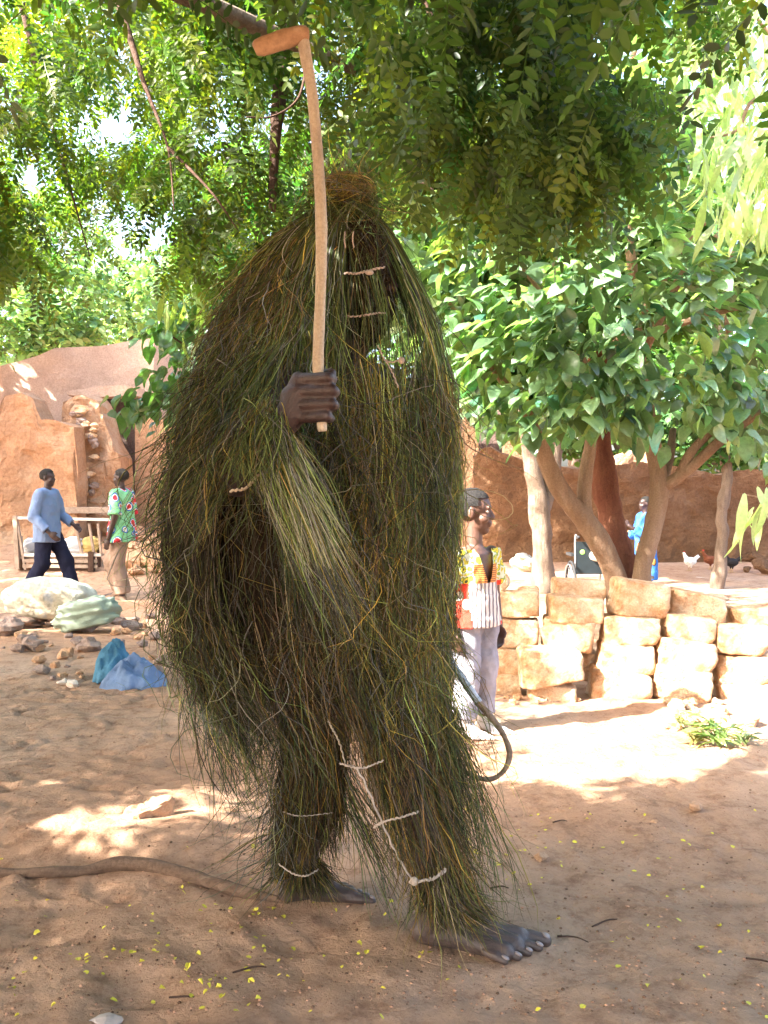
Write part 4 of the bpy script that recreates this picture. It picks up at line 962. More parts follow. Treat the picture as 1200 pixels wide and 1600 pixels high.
# ---- the boy
YB = 4.75
b0 = P(741, 1142, YB); b0[2] = gz(b0[0], b0[1]); Hb = (P(740, 758, YB)[2] - b0[2])
J, s = stand(b0, R(-50), Hb * 1.0, head=(.0, 0, 1.56), shl=(0, .17, 1.27), shr=(0, -.17, 1.27), pel=(0, 0, .86), hil=(0, .085, .82), hir=(0, -.085, .82), ell=(-.04, .25, .99), wrl=(.02, .235, .74), elr=(-.04, -.25, .99), wrr=(.02, -.24, .74),
             knl=(.02, .09, .46), knr=(.02, -.09, .46))
J['face'] = np.array([math.cos(R(-14)), math.sin(R(-14)), -.04]); 
boy = empty('person', b0, 'boy in a colourful patchwork shirt and faded jeans looking right beside the figure', 'person')
b = Blob(); J2 = dict(J); side = unit(J['shl'] - J['shr']); mid = (J['shl'] + J['shr']) / 2
hs_ = s * 1.36                                                        # a child's larger head
b.loft([(J['pel'] - np.array([0, 0, .06]) * s, .12 * s, .09 * s), (J['pel'] + np.array([0, 0, .04]) * s, .145 * s, .11 * s), (J['pel'] * .6 + mid * .4, .13 * s, .1 * s), (J['pel'] * .3 + mid * .7, .15 * s, .105 * s), (mid, .15 * s, .09 * s), (mid + np.array([0, 0, .05]) * s, .065 * s, .06 * s)], side)
b.cap(mid, J['head'] - np.array([0, 0, .06]) * s, .055 * s, .056 * s); q = head_blob(b, J['head'], J['face'], np.array([0, 0, 1.0]), hs_)
for k in 'lr':
    b.chain([J['sh' + k], J['el' + k], J['wr' + k]], [.05 * s, .038 * s, .027 * s]); hand_blob(b, J['wr' + k], J['wr' + k] - J['el' + k], -side if k == 'l' else side, s * 1.05, .5, -1 if k == 'l' else 1)
    b.chain([J['hi' + k], J['kn' + k], J['an' + k]], [.08 * s, .055 * s, .038 * s])
part('body', b.build('body', .0055, 3), M_skinc, boy); cap_hair(boy, q[0], q[1], hs_, plain('short grey black hair', (.022, .020, .020), .9, .2, .5, 150, 220, 1, .01)); eyes(boy, q[0], hs_)
me = shirt(J, s, -.10, .8, .95, 1.1).build('shirt', .0065, 3, .008, 12, 33)
fwd = unit(np.cross(side, [0, 0, 1.0]))
if fwd @ np.array([math.cos(R(-50)), math.sin(R(-50)), 0]) < 0: fwd = -fwd
import bmesh
bm = bmesh.new(); bm.from_mesh(me); kill = []
for f_ in bm.faces:
    c = np.array(f_.calc_center_median()); rel = c - mid; u_ = rel @ side; v_ = rel @ fwd; z_ = rel[2] / s
    if v_ > 0.0 and abs(u_) / s < .014 + max(0, (z_ + .20)) * .30 and z_ > -.20: kill.append(f_); continue
    if z_ > .035: kill.append(f_); continue
    if v_ > .25 * .1 * s and abs(u_) / s < .145 and z_ < -.20: f_.material_index = 1
    elif v_ > .2 * .1 * s and abs(u_) / s < .115 and z_ < -.07: f_.material_index = 2
    elif z_ < -.20 and abs(u_) / s < .22: f_.material_index = 3
    else: f_.material_index = 0
bmesh.ops.delete(bm, geom=kill, context='FACES'); bm.to_mesh(me); bm.free()
me.transform(Matrix.Translation(-boy.location)); o = obj('shirt', me, [M_yelprint, M_stripe, M_orange, M_redpan]); o.parent = boy
part('trousers', trousers(J, s, 1.05, .05).build('trousers', .0065, 3, .009, 11, 34), M_denim, boy)
M_shoe = cloth('dusty white shoe', (.62, .55, .52))
for k in 'lr':
    f = Blob(); foot_blob(f, J['an' + k] + np.array([0, 0, -.0]), J['fo' + k], s * 1.12); part('shoe', f.build('shoe', .006, 5), M_shoe, boy)

# ================================================================== THE COSTUMED FIGURE
YC = 2.65
figb = np.array([P(560, 1450, 2.66)[0], 2.66, 0.0]); fig = empty('person', figb, 'figure covered head to ankle in a shaggy grass costume, holding a hooked stick', 'person')
b = Blob(); side = unit([.25, 1, 0]); sF = 1.07
mid = P(520, 590, 2.65); pel = P(530, 990, 2.65)
b.loft([(pel - [0, 0, .08], .12, .1), (pel, .17, .13), (pel * .6 + mid * .4, .15, .12), (pel * .3 + mid * .7, .18, .13), (mid, .18, .12), (mid + [0, 0, .08], .07, .07)], side)
head = P(566, 440, 2.62); b.cap(mid, head - [0, 0, .08], .065, .06); head_blob(b, head, np.array([.85, -.5, -.03]), np.array([0, 0, 1.0]), 1.12)
shr, elr, wrr = P(430, 600, 2.42), P(372, 745, 2.16), P(440, 668, 2.0)
b.chain([mid, shr, elr, P(410, 700, 2.07), wrr], [.08, .065, .05, .045, .031])
# right hand closed round the stick
fr = [589, 609, 630, 650]; kx = [466, 459, 459, 465]
for i in range(4):
    mc = P(kx[i], fr[i] + 3, 1.985 + .008 * (i == 0)); pip = P([513, 520, 519, 511][i], fr[i] + 1, 1.935); dip = P([520, 524, 523, 516][i], fr[i] + 4, 1.985); tip = P([500, 503, 502, 498][i], fr[i] + 4, 2.005)
    rr_ = [.0125, .0132, .0130, .0118][i]
    b.cap(mc, pip, rr_ * 1.12, rr_, 12); b.cap(pip, dip, rr_, rr_ * .9, 12); b.cap(dip, tip, rr_ * .9, rr_ * .8, 12); b.cap(wrr, mc, .029, rr_ * 1.35, 12); b.ell(mc, (.0155,) * 3)
b.cap(wrr, P(462, 640, 1.995), .031, .034); b.cap(P(468, 598, 1.99), P(470, 645, 1.985), .0185, .0185); b.cap(P(452, 650, 1.99), P(466, 615, 1.985), .027, .024); b.cap(P(455, 620, 2.0), P(475, 600, 2.01), .026, .02); b.cap(P(470, 600, 2.01), P(505, 586, 2.0), .017, .014); b.cap(P(505, 586, 2.0), P(518, 583, 1.965), .014, .0115)
# left arm hangs on the far side, hand out to the right with the whip
shl, ell_, wrl = P(600, 600, 2.88), P(655, 810, 2.95), P(682, 985, 2.85)
b.chain([mid, shl, ell_, wrl], [.08, .06, .045, .03]); hand_blob(b, wrl, P(690, 1040, 2.82) - wrl, [.2, -1, 0], 1.05, .9, 1)
hir, knr, anr = P(585, 1030, 2.62), P(642, 1225, 2.50), P(690, 1402, 2.50); hil, knl, anl = P(500, 1030, 2.72), P(486, 1235, 2.74), P(468, 1388, 2.76)
anr[2] = .105; anl[2] = .085
b.chain([hir, knr, anr], [.11, .07, .045]); b.chain([hil, knl, anl], [.11, .07, .045])
foot_blob(b, anr, [1, -.22, 0], 1.36, 1); foot_blob(b, anl, [1, .10, 0], 1.05, -1)
bodyme = b.build('body', .0042, 3)
part('body', bodyme, M_skind, fig)
M_nail = plain('pale nail', (.22, .17, .16), .4, .4)
for an_, d_, s_, bg_ in ((anr, [1, -.22, 0], 1.36, 1), (anl, [1, .10, 0], 1.05, -1)):
    d_ = unit(d_); l_ = np.array([-d_[1], d_[0], 0]) * bg_; gz_ = an_[2] - .075 * s_
    for i, (y, L, r_) in enumerate([(.034, .066, .0155), (.009, .066, .0105), (-.011, .058, .010), (-.029, .05, .0095), (-.045, .038, .0095)]):
        c_ = np.array([an_[0], an_[1], gz_]) + (d_ * (.147 - .012 * i + L) + l_ * y * 1.25 + np.array([0, 0, .011 + r_ * .75])) * s_
        V, Fs = ball_raw(c_, np.array([.009, r_ * .62, .0028]) * s_, np.stack([unit(d_ - [0, 0, .45]), l_, unit(np.cross(unit(d_ - [0, 0, .45]), l_)) * bg_], 1), 10, 6); o = obj('toenail', mesh_py('toenail', V - figb, Fs, True), M_nail); o.parent = fig
# right hand and arm are darker, less dusty skin: assign by height
bodyme.materials.append(M_skin)
co = np.empty(len(bodyme.polygons) * 3, np.float32); bodyme.polygons.foreach_get('center', co); zz = co.reshape(-1, 3)[:, 2] + figb[2]
bodyme.polygons.foreach_set('material_index', (zz > .35).astype(np.int32))

ENV = np.array([(322, 508, 565), (335, 482, 588), (355, 455, 602), (380, 426, 620), (430, 390, 646), (500, 352, 676), (560, 326, 690), (620, 306, 700), (700, 286, 706), (780, 274, 706), (860, 274, 700), (950, 280, 690), (1030, 300, 684), (1100, 338, 690), (1170, 390, 700), (1230, 410, 712), (1300, 420, 725)], float)
def env(rows, th, rho):
    """point of the costume's outline body: rows photo rows, th angle from the camera side towards the right"""
    L = np.interp(rows, ENV[:, 0], ENV[:, 1]); Rr = np.interp(rows, ENV[:, 0], ENV[:, 2])
    cx = (L + Rr) / 2; hw = (Rr - L) / 2; k = YC / F
    D_ = np.minimum(hw * k * .74, .30)
    y = YC - D_ * rho * np.cos(th)
    x = (cx - 600) * y / F + hw * k * rho * np.sin(th)
    z = CAMZ - (rows - 760) * y / F
    return np.stack([x, y, z], -1)
PAL = np.array([(.10, .13, .03), (.15, .17, .045), (.23, .17, .03), (.11, .075, .035), (.21, .13, .045), (.13, .115, .09), (.05, .065, .02), (.25, .22, .12)])
def strand_cols(n, wts, g, dark=1.0):
    i = g.choice(len(PAL), n, p=np.array(wts) / sum(wts)); return (PAL[i] * np.exp(.5 * g.normal(size=(n, 1))).clip(.25, 3.0) * dark * .68 * np.array([.86, .97, 1.12]))
W_GREEN = (8, 6, 2, 1, .5, 1.5, 3, .6); W_BROWN = (2.5, 2.5, 2, 4, 1.5, 4, 2.5, .5); W_GOLD = (3, 5, 6, 2, 3, 1.5, 1, .6); W_GREY = (1.5, 1, 1.2, 2, .8, 6, 2, 1.2)
def wiggle(C, amp, freq, seed, g):
    n, k, _ = C.shape; off = g.uniform(0, 50, (n, 1, 3)); t_ = np.linspace(0, 1, k)[None, :, None]
    base = C * freq * .4 + off; ar = (t_ ** .8)
    d = np.stack([fbm(base, seed, 2), fbm(base + 11, seed + 3, 2), fbm(base + 23, seed + 6, 2) * .4], -1)
    return C + d * amp * ar
def envelope_strands(n, r0, r1, th, rho, drift, amp, g, flare=.0, K=9, seed=0, mask=None, clumps=0, freq=9):
    R0 = g.uniform(*r0, n); LEN = g.uniform(*r1, n); TH = g.uniform(*th, n); RHO = g.uniform(*rho, n)
    if clumps:
        ci = g.integers(0, clumps, n); ct = g.uniform(*th, clumps); TH = TH * .35 + ct[ci] * .65; R0 = R0 * .6 + g.uniform(*r0, clumps)[ci] * .4
        dr_ = g.normal(size=clumps)[ci] * drift * .8 + g.normal(size=n) * drift * .5; fl = g.uniform(.5, 1.4, clumps)[ci] * flare
    else: dr_ = g.normal(size=n) * drift; fl = flare * g.uniform(.3, 1.5, n)
    t_ = np.linspace(0, 1, K)[None]; rows = R0[:, None] + LEN[:, None] * t_
    T = TH[:, None] + dr_[:, None] * t_; rho_ = RHO[:, None] * (1 + fl[:, None] * t_ ** 2)
    C = env(rows, T, rho_); C = wiggle(C, amp * g.uniform(.4, 1.9, (n, 1, 1)), freq, seed, g); C = wiggle(C, amp * .22 * g.uniform(0, 2, (n, 1, 1)), freq * 3, seed + 40, g)
    if mask is not None: C = C[~mask(C)]
    return C
g = np.random.default_rng(99)
def hollow(C):          # the dark hollow under the raised arm
    m = C[:, 1:]; x, y = PX(m); e = ((x - 388 - (y - 880) * .12) / 52) ** 2 + ((y - 885) / 125) ** 2
    return ((e < 1).sum(1) > 1) & (m[:, :, 1].mean(1) < YC) & (g.random(len(m)) < .94)
def face_gap(C):        # opening of the hood, and clear of the raised hand
    m = C[:, 1:-1]; x, y = PX(m); a = ((x > 540) & (x < 612) & (y > 352) & (y < 548)).sum(1); b_ = (m[:, :, 1] < YC).all(1)
    gp = ((x > 610) & (x < 660) & (y > 400) & (y < 590)).sum(1) > 0
    gp |= False
    boy_ = ((x > 712 + 22 * g.random((len(m), 1))) & (y > 745) & (y < 1000)).any(1) & (g.random(len(m)) < .88)
    hnd = ((x > 452) & (x < 530) & (y > 572) & (y < 672) & (m[:, :, 1] < 2.2)).any(1)
    return ((a > 1) & b_ & (g.random(len(m)) < .82)) | hnd | boy_ | (gp & (g.random(len(m)) < .66))
def add_strands(name, sets, parent=fig, m=M_straw):
    Vs, Fs, Cs, o = [], [], [], 0
    for C, rad, cols in sets:
        k = C.shape[1]; rr_ = rad[:, None] * np.interp(np.linspace(0, 1, k), [0, .7, 1], [1, .85, .25])[None]
        V, F_, cc = strands(C, rr_, cols); Vs.append(V); Fs.append(F_ + o); Cs.append(cc); o += len(V)
    V = np.vstack(Vs) - np.array(parent.location); me = mesh_np(name, V, np.vstack(Fs), np.vstack(Cs), smooth=True)
    ob = obj(name, me, m, None, kind='stuff'); ob.parent = parent; return ob
def srad(n, lo=.0006, hi=.0012): return g.uniform(lo, hi, n) * g.choice([1, 1, 1, 1.5], n)
pi = math.pi
# dark inner mass of fibre
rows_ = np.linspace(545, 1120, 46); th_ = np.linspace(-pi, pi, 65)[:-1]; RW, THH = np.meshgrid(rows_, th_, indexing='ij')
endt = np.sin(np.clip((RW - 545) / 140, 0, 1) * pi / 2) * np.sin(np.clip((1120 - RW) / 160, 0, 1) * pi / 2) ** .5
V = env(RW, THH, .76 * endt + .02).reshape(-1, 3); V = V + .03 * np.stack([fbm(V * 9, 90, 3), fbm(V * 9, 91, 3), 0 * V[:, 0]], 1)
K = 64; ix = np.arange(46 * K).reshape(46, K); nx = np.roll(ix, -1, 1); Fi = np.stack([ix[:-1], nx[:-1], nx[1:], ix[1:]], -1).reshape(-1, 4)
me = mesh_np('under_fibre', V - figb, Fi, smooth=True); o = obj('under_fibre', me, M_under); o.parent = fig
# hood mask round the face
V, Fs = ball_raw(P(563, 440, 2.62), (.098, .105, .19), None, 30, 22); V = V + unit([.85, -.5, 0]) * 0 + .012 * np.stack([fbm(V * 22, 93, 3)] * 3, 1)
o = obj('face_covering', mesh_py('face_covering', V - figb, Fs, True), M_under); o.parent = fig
tg = g.uniform(0, 2 * pi, 1500); zt = g.uniform(-.9, .75, 1500); K = 7; t_ = np.linspace(0, 1, K)[None]
zz_ = zt[:, None] - .55 * t_ * g.uniform(.3, 1, (1500, 1)); aa = tg[:, None] + g.normal(size=(1500, 1)) * .5 * t_; rr_ = np.sqrt(np.clip(1 - np.clip(zz_, -.99, .99) ** 2, .02, 1))
C = P(563, 440, 2.62) + np.stack([.106 * rr_ * np.cos(aa), .115 * rr_ * np.sin(aa), .195 * zz_], -1); C = wiggle(C, .02, 14, 95, g)
add_strands('face_fibre', [(C, srad(1500), strand_cols(1500, (1, 1, 2, 6, 2, 2, 2, .2), g, .45))])
# layers over the body
def layer(name, specs):
    sets = []
    for n, wts, dark, kw in specs:
        C = envelope_strands(n, g=g, **kw); m_ = C[:, C.shape[1] // 2]; cc = strand_cols(len(C), wts, g, dark)
        v_ = 1 + .55 * fbm(m_ * np.array([7, 7, 2.2]), 310, 3); gr = fbm(m_ * np.array([4, 4, 1.5]), 320, 2)
        cc = cc * v_.clip(.35, 1.9)[:, None] * (1 + gr[:, None] * np.array([[.35, 0, -.2]]))
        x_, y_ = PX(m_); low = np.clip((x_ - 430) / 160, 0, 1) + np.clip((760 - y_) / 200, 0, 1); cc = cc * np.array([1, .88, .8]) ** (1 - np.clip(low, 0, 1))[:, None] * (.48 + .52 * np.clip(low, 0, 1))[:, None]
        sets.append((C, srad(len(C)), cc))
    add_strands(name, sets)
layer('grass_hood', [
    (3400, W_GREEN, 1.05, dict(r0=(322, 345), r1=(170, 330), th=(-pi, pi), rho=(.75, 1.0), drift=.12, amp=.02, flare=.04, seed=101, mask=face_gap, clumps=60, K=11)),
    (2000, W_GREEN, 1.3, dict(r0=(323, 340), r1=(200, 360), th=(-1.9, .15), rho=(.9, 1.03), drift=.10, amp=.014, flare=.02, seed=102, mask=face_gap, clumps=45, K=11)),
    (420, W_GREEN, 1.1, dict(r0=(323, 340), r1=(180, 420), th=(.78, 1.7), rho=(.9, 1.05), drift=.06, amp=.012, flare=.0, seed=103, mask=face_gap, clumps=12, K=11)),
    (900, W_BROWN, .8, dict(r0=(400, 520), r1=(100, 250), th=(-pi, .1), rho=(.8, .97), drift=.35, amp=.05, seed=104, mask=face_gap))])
def capemask(C): return hollow(C) | face_gap(C)
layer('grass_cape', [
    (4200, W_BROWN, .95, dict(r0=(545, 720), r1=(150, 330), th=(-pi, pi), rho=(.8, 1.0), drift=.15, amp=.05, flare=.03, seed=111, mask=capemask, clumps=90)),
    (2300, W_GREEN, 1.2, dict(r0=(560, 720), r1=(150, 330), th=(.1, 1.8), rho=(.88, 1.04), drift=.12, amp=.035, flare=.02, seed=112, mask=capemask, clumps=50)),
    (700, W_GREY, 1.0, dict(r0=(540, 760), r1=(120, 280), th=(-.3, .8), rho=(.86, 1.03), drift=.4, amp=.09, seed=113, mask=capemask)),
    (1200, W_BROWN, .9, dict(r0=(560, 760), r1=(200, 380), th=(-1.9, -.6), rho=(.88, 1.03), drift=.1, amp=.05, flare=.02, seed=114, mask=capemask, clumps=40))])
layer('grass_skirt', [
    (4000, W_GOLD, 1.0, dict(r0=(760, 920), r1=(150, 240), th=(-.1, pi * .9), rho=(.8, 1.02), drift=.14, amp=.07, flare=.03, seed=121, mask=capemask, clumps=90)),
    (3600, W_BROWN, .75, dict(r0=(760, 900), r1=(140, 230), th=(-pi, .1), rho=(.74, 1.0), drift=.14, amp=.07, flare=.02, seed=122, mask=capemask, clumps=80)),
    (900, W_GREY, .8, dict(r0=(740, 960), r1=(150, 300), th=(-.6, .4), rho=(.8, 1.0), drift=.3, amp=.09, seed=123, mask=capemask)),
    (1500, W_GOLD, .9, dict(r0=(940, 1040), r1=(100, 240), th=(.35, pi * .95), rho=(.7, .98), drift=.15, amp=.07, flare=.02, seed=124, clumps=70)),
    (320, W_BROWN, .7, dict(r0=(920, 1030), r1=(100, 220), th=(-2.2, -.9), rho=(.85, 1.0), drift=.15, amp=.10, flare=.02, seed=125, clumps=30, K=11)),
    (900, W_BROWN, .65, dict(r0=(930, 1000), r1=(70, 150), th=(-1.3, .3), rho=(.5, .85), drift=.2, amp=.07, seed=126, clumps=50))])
def path_strands(n, p0, p1, spread0, spread1, ln, amp, seed, K=9, freq=9, sag=None):
    """strands rooted along p0..p1, hanging by vector ln"""
    u = g.random((n, 1)); ro = np.asarray(p0) * (1 - u) + np.asarray(p1) * u; a = g.normal(size=(n, 3)) * spread0
    ln = np.asarray(ln)[None] * g.uniform(.5, 1.15, (n, 1)); e = g.normal(size=(n, 3)) * spread1 * np.array([1, 1, .3])
    t_ = np.linspace(0, 1, K)[None, :, None]; C = (ro + a)[:, None] + ln[:, None] * t_ + e[:, None] * t_ ** 1.3 + a[:, None] * .5 * np.sin(t_ * pi)
    return wiggle(C, amp * g.uniform(.4, 1.6, (n, 1, 1)), freq, seed, g)
# sleeve: hangs from the raised forearm and upper arm
S = []
def ps(n, wts, dark, *a, **k): C = path_strands(n, *a, **k); C = C[~(face_gap(C) | hollow(C))]; S.append((C, srad(len(C)), strand_cols(len(C), wts, g, dark)))
ps(750, (4, 4, 1, .3, .3, 4, 1, 6), 1.9, P(405, 680, 2.04), P(450, 690, 1.99), .011, .024, P(510, 860, 2.0) - P(435, 680, 2.0), .03, 131)
ps(260, W_GREY, 1.3, P(400, 700, 2.05), P(440, 700, 2.0), .015, .045, P(560, 980, 2.15) - P(430, 690, 2.0), .05, 132)
ps(1000, W_BROWN, .9, P(360, 590, 2.36), P(372, 745, 2.12), .03, .04, (-.05, -.02, -.20), .05, 133)
ps(700, W_BROWN, .9, P(350, 700, 2.2), P(430, 690, 2.04), .028, .03, (.01, 0, -.14), .05, 134)
ps(700, W_GREEN, 1.0, P(440, 540, 2.34), P(350, 660, 2.28), .02, .04, (-.10, -.07, -.22), .03, 135)
ps(500, W_BROWN, .8, P(330, 720, 2.3), P(400, 735, 2.14), .02, .05, (-.04, 0, -.16), .06, 136)
ps(260, W_GREEN, 1.0, P(430, 610, 2.12), P(375, 700, 2.1), .012, .03, (-.04, .0, -.10), .03, 137)
ps(420, W_GREEN, 1.2, P(385, 690, 1.99), P(436, 655, 1.955), .014, .03, (-.005, 0, -.10), .03, 138)
ps(260, W_BROWN, 1.0, P(380, 660, 2.02), P(425, 640, 1.99), .016, .03, (-.01, -.02, -.09), .03, 139)
add_strands('grass_sleeve', S)
# leggings
def legstr(name, ts, seed):
    global S
    S = []
    for (n, a, b_, r, ln, sp1, wts, dk) in ts:
        u = g.random((n, 1)); th = g.uniform(0, 2 * pi, (n, 1)); ro = np.asarray(a) * (1 - u) + np.asarray(b_) * u; rr_ = r * g.uniform(.8, 1.1, (n, 1)); out = np.concatenate([np.cos(th), np.sin(th), 0 * th], 1)
        L = g.uniform(.45, 1.1, (n, 1)); t_ = np.linspace(0, 1, 8)[None, :, None]; axis_ = np.asarray(ln)
        C = (ro + out * rr_)[:, None] + (axis_[None] * L)[:, None] * t_ + (out * sp1 * g.uniform(-.3, 1, (n, 1)))[:, None] * t_ ** 1.6
        C = wiggle(C, .045 * g.uniform(.4, 1.9, (n, 1, 1)), 16, seed, g); C[:, :, 2] = np.maximum(C[:, :, 2], .006 + g.random((n, 1)) * .01)
        S.append((C, srad(n, .0007, .0013), strand_cols(n, wts, g, dk) * np.array([1.3, .98, .78])))
    add_strands(name, S)
legstr('grass_legging', [(1700, hir, knr, .10, (knr - hir) * .7, .02, W_BROWN, .8), (2300, knr - (knr - hir) * .2, anr + [-.01, 0, .12], .060, (anr - knr) * .36, .015, W_BROWN, .6), (1100, anr + [-.03, 0, .12], anr + [.01, -.02, .05], .045, (.035, -.02, -.11), .06, (3, 1, 1, 1, 1, 5, 3, 1), .95),
                         (300, anr + [-.02, 0, .08], anr + [.03, -.02, .02], .04, (.10, -.03, -.06), .04, (3, 1, 1, .5, 1, 5, 1, 1), 1.0), (160, knr, anr + [0, 0, .1], .09, (.08, -.02, -.25), .14, W_GOLD, 1)], 141)
legstr('grass_legging', [(1500, hil, knl, .095, (knl - hil) * .7, .02, W_BROWN, .6), (2000, knl - (knl - hil) * .2, anl + [0, 0, .12], .066, (anl - knl) * .36, .01, W_BROWN, .5), (900, anl + [-.03, 0, .10], anl + [.03, 0, .03], .048, (.01, -.02, -.10), .06, (3, 1, 1, 1, 1, 4, 3, 1), .7),
                         (90, anl + [-.03, 0, .09], anl + [.03, 0, .03], .06, (.0, -.02, -.10), .18, W_BROWN, .8)], 142)
# trailing wisps
S = []
ps(230, W_GOLD, 1.1, P(670, 1060, 2.6), P(705, 1180, 2.6), .03, .06, P(775, 1410, 2.6) - P(705, 1130, 2.6), .07, 151, K=13)
ps(420, W_GOLD, .95, P(640, 1040, 2.56), P(690, 1160, 2.56), .03, .05, (.04, 0, -.27), .06, 157, K=11)
ps(90, W_BROWN, .8, P(545, 1190, 2.66), P(540, 1270, 2.66), .012, .05, P(640, 1440, 2.6) - P(540, 1240, 2.66), .04, 152, K=11)
ps(380, W_BROWN, .9, P(285, 940, 2.65), P(345, 1090, 2.65), .035, .08, P(360, 1270, 2.6) - P(290, 1060, 2.6), .06, 153, K=11)
ps(260, W_BROWN, .8, P(400, 1040, 2.6), P(450, 1120, 2.6), .04, .05, (.0, 0, -.18), .07, 154)
ps(260, W_BROWN, .8, P(320, 980, 2.6), P(400, 1040, 2.6), .03, .05, (.05, 0, -.20), .08, 156)
ps(160, W_GREY, 1.0, P(420, 1200, 2.66), P(440, 1340, 2.7), .02, .1, (-.05, 0, -.15), .08, 155)
add_strands('trailing_grass', S)
# flyaway strands standing off the outline
sets = []
for (n, r0, r1, th, wts) in [(260, (560, 950), (80, 300), (-1.9, -1.0), W_GREEN), (240, (560, 1080), (80, 260), (1.1, 1.9), W_GOLD), (260, (560, 1050), (60, 260), (-1.0, 1.1), W_GREY)]:
    C = envelope_strands(n, r0, r1, th, (.95, 1.08), .35, .16, g, flare=.10, K=14, seed=161, mask=capemask, freq=11); sets.append((C, srad(len(C), .0008, .0015), strand_cols(len(C), wts, g, 1.2)))
add_strands('loose_strands', sets)
# nest on the crown of the head
n = 1300; c0 = P(535, 300, 2.60); K = 10; t_ = np.linspace(0, 1, K)[None, :, None]
d0 = g.normal(size=(n, 3)); d0[:, 2] *= .8; d0 /= np.linalg.norm(d0, axis=1, keepdims=True); d1 = np.cross(d0, g.normal(size=(n, 3))); d1 /= np.linalg.norm(d1, axis=1, keepdims=True)
an_ = t_ * g.uniform(.6, 2.2, (n, 1, 1)); C = c0 + (np.cos(an_) * d0[:, None] + np.sin(an_) * d1[:, None]) * g.uniform(.75, 1.08, (n, 1, 1)) * np.array([.082, .075, .048]); C = wiggle(C, .035, 22, 171, g)
V, Fs = ball_raw(c0 - [0, 0, .012], (.066, .062, .036), None, 20, 12); o = obj('grass_topknot', mesh_py('grass_topknot', V - figb, Fs, True), M_under); o.parent = fig
C2 = c0 + np.stack([g.normal(size=260) * .05, g.normal(size=260) * .04, .02 + 0 * g.random(260)], -1)[:, None] + t_ * (g.normal(size=(260, 1, 3)) * .04 + np.array([0, 0, .035])); C2 = wiggle(C2, .03, 20, 172, g)
C3 = path_strands(700, c0 + [-.09, 0, -.04], c0 + [.09, 0, -.04], .025, .07, (0, -.02, -.10), .03, 173)
add_strands('topknot_fibre', [(C, srad(n, .0007, .0013), strand_cols(n, (1, 3, 6, 2, 9, 1, .5, 1), g, 1.7)), (C2, srad(260, .0007, .0011), strand_cols(260, W_GOLD, g, 1.2)), (C3, srad(700), strand_cols(700, W_GREEN, g, 1.1))])
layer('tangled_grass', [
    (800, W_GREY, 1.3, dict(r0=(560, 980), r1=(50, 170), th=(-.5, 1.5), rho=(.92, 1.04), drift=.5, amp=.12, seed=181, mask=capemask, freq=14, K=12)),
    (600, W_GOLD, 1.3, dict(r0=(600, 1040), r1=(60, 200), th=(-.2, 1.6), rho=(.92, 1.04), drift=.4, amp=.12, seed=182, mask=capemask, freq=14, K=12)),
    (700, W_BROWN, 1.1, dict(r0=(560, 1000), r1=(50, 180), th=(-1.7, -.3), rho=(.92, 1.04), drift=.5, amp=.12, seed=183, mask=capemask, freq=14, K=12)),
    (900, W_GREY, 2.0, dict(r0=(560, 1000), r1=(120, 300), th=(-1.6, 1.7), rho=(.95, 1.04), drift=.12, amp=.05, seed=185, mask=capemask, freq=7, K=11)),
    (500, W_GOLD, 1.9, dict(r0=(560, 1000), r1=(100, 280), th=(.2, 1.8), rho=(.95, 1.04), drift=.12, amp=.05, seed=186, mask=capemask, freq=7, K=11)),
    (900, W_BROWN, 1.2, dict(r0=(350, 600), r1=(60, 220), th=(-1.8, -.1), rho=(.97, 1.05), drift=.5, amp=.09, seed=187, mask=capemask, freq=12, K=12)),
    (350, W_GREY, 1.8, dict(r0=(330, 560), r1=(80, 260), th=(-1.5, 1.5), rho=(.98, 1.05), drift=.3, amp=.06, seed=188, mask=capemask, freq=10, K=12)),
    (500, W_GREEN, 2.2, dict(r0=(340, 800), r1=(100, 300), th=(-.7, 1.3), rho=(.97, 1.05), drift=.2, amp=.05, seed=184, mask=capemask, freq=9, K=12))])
# cords
def cordp(name, pts, r=.0035, parent=fig, m=M_cord, label=None):
    c = spline(pts, 60); ang = np.linspace(0, 60, 60); tw = np.stack([np.cos(ang), np.sin(ang), np.cos(ang * 1.3)], 1) * r * .35
    me = tube_mesh(name, [p for p in (c + tw)], [r * .7] * 4, 120, 6); me.transform(Matrix.Translation(-Vector(parent.location))); o = obj(name, me, m); o.parent = parent
    if label: o['label'] = label
YF = 2.41
cordp('cord', [P(537, 427, 2.46), P(560, 427, 2.45), P(580, 422, 2.46), P(602, 417, 2.49)], .0042); cordp('cord', [P(528, 494, 2.45), P(560, 494, 2.44), P(585, 490, 2.45), P(603, 489, 2.49)], .0036)
cordp('cord', [P(590, 540, 2.40), P(600, 560, 2.38), P(612, 580, 2.36), P(622, 605, 2.36)], .0028); cordp('cord', [P(600, 562, 2.38), P(612, 566, 2.37), P(626, 562, 2.37)], .0028)
V, Fs = ball_raw(P(627, 563, 2.365), (.009, .007, .010), None, 12, 8); o = obj('knot', mesh_py('knot', V - figb, Fs, True), M_cord); o.parent = fig
V, Fs = ball_raw(P(577, 426, 2.447), (.012, .008, .007), None, 12, 8); o = obj('knot', mesh_py('knot', V - figb, Fs, True), M_cord); o.parent = fig
cordp('cord', [P(537, 1195, 2.40), P(560, 1205, 2.38), P(590, 1270, 2.37), P(620, 1335, 2.385), P(645, 1377, 2.395)], .0042)
cordp('cord', [P(530, 1193, 2.39), P(565, 1200, 2.36), P(600, 1188, 2.38)], .0034); cordp('cord', [P(583, 1294, 2.37), P(600, 1284, 2.35), P(630, 1276, 2.35), P(655, 1268, 2.37)], .0040)
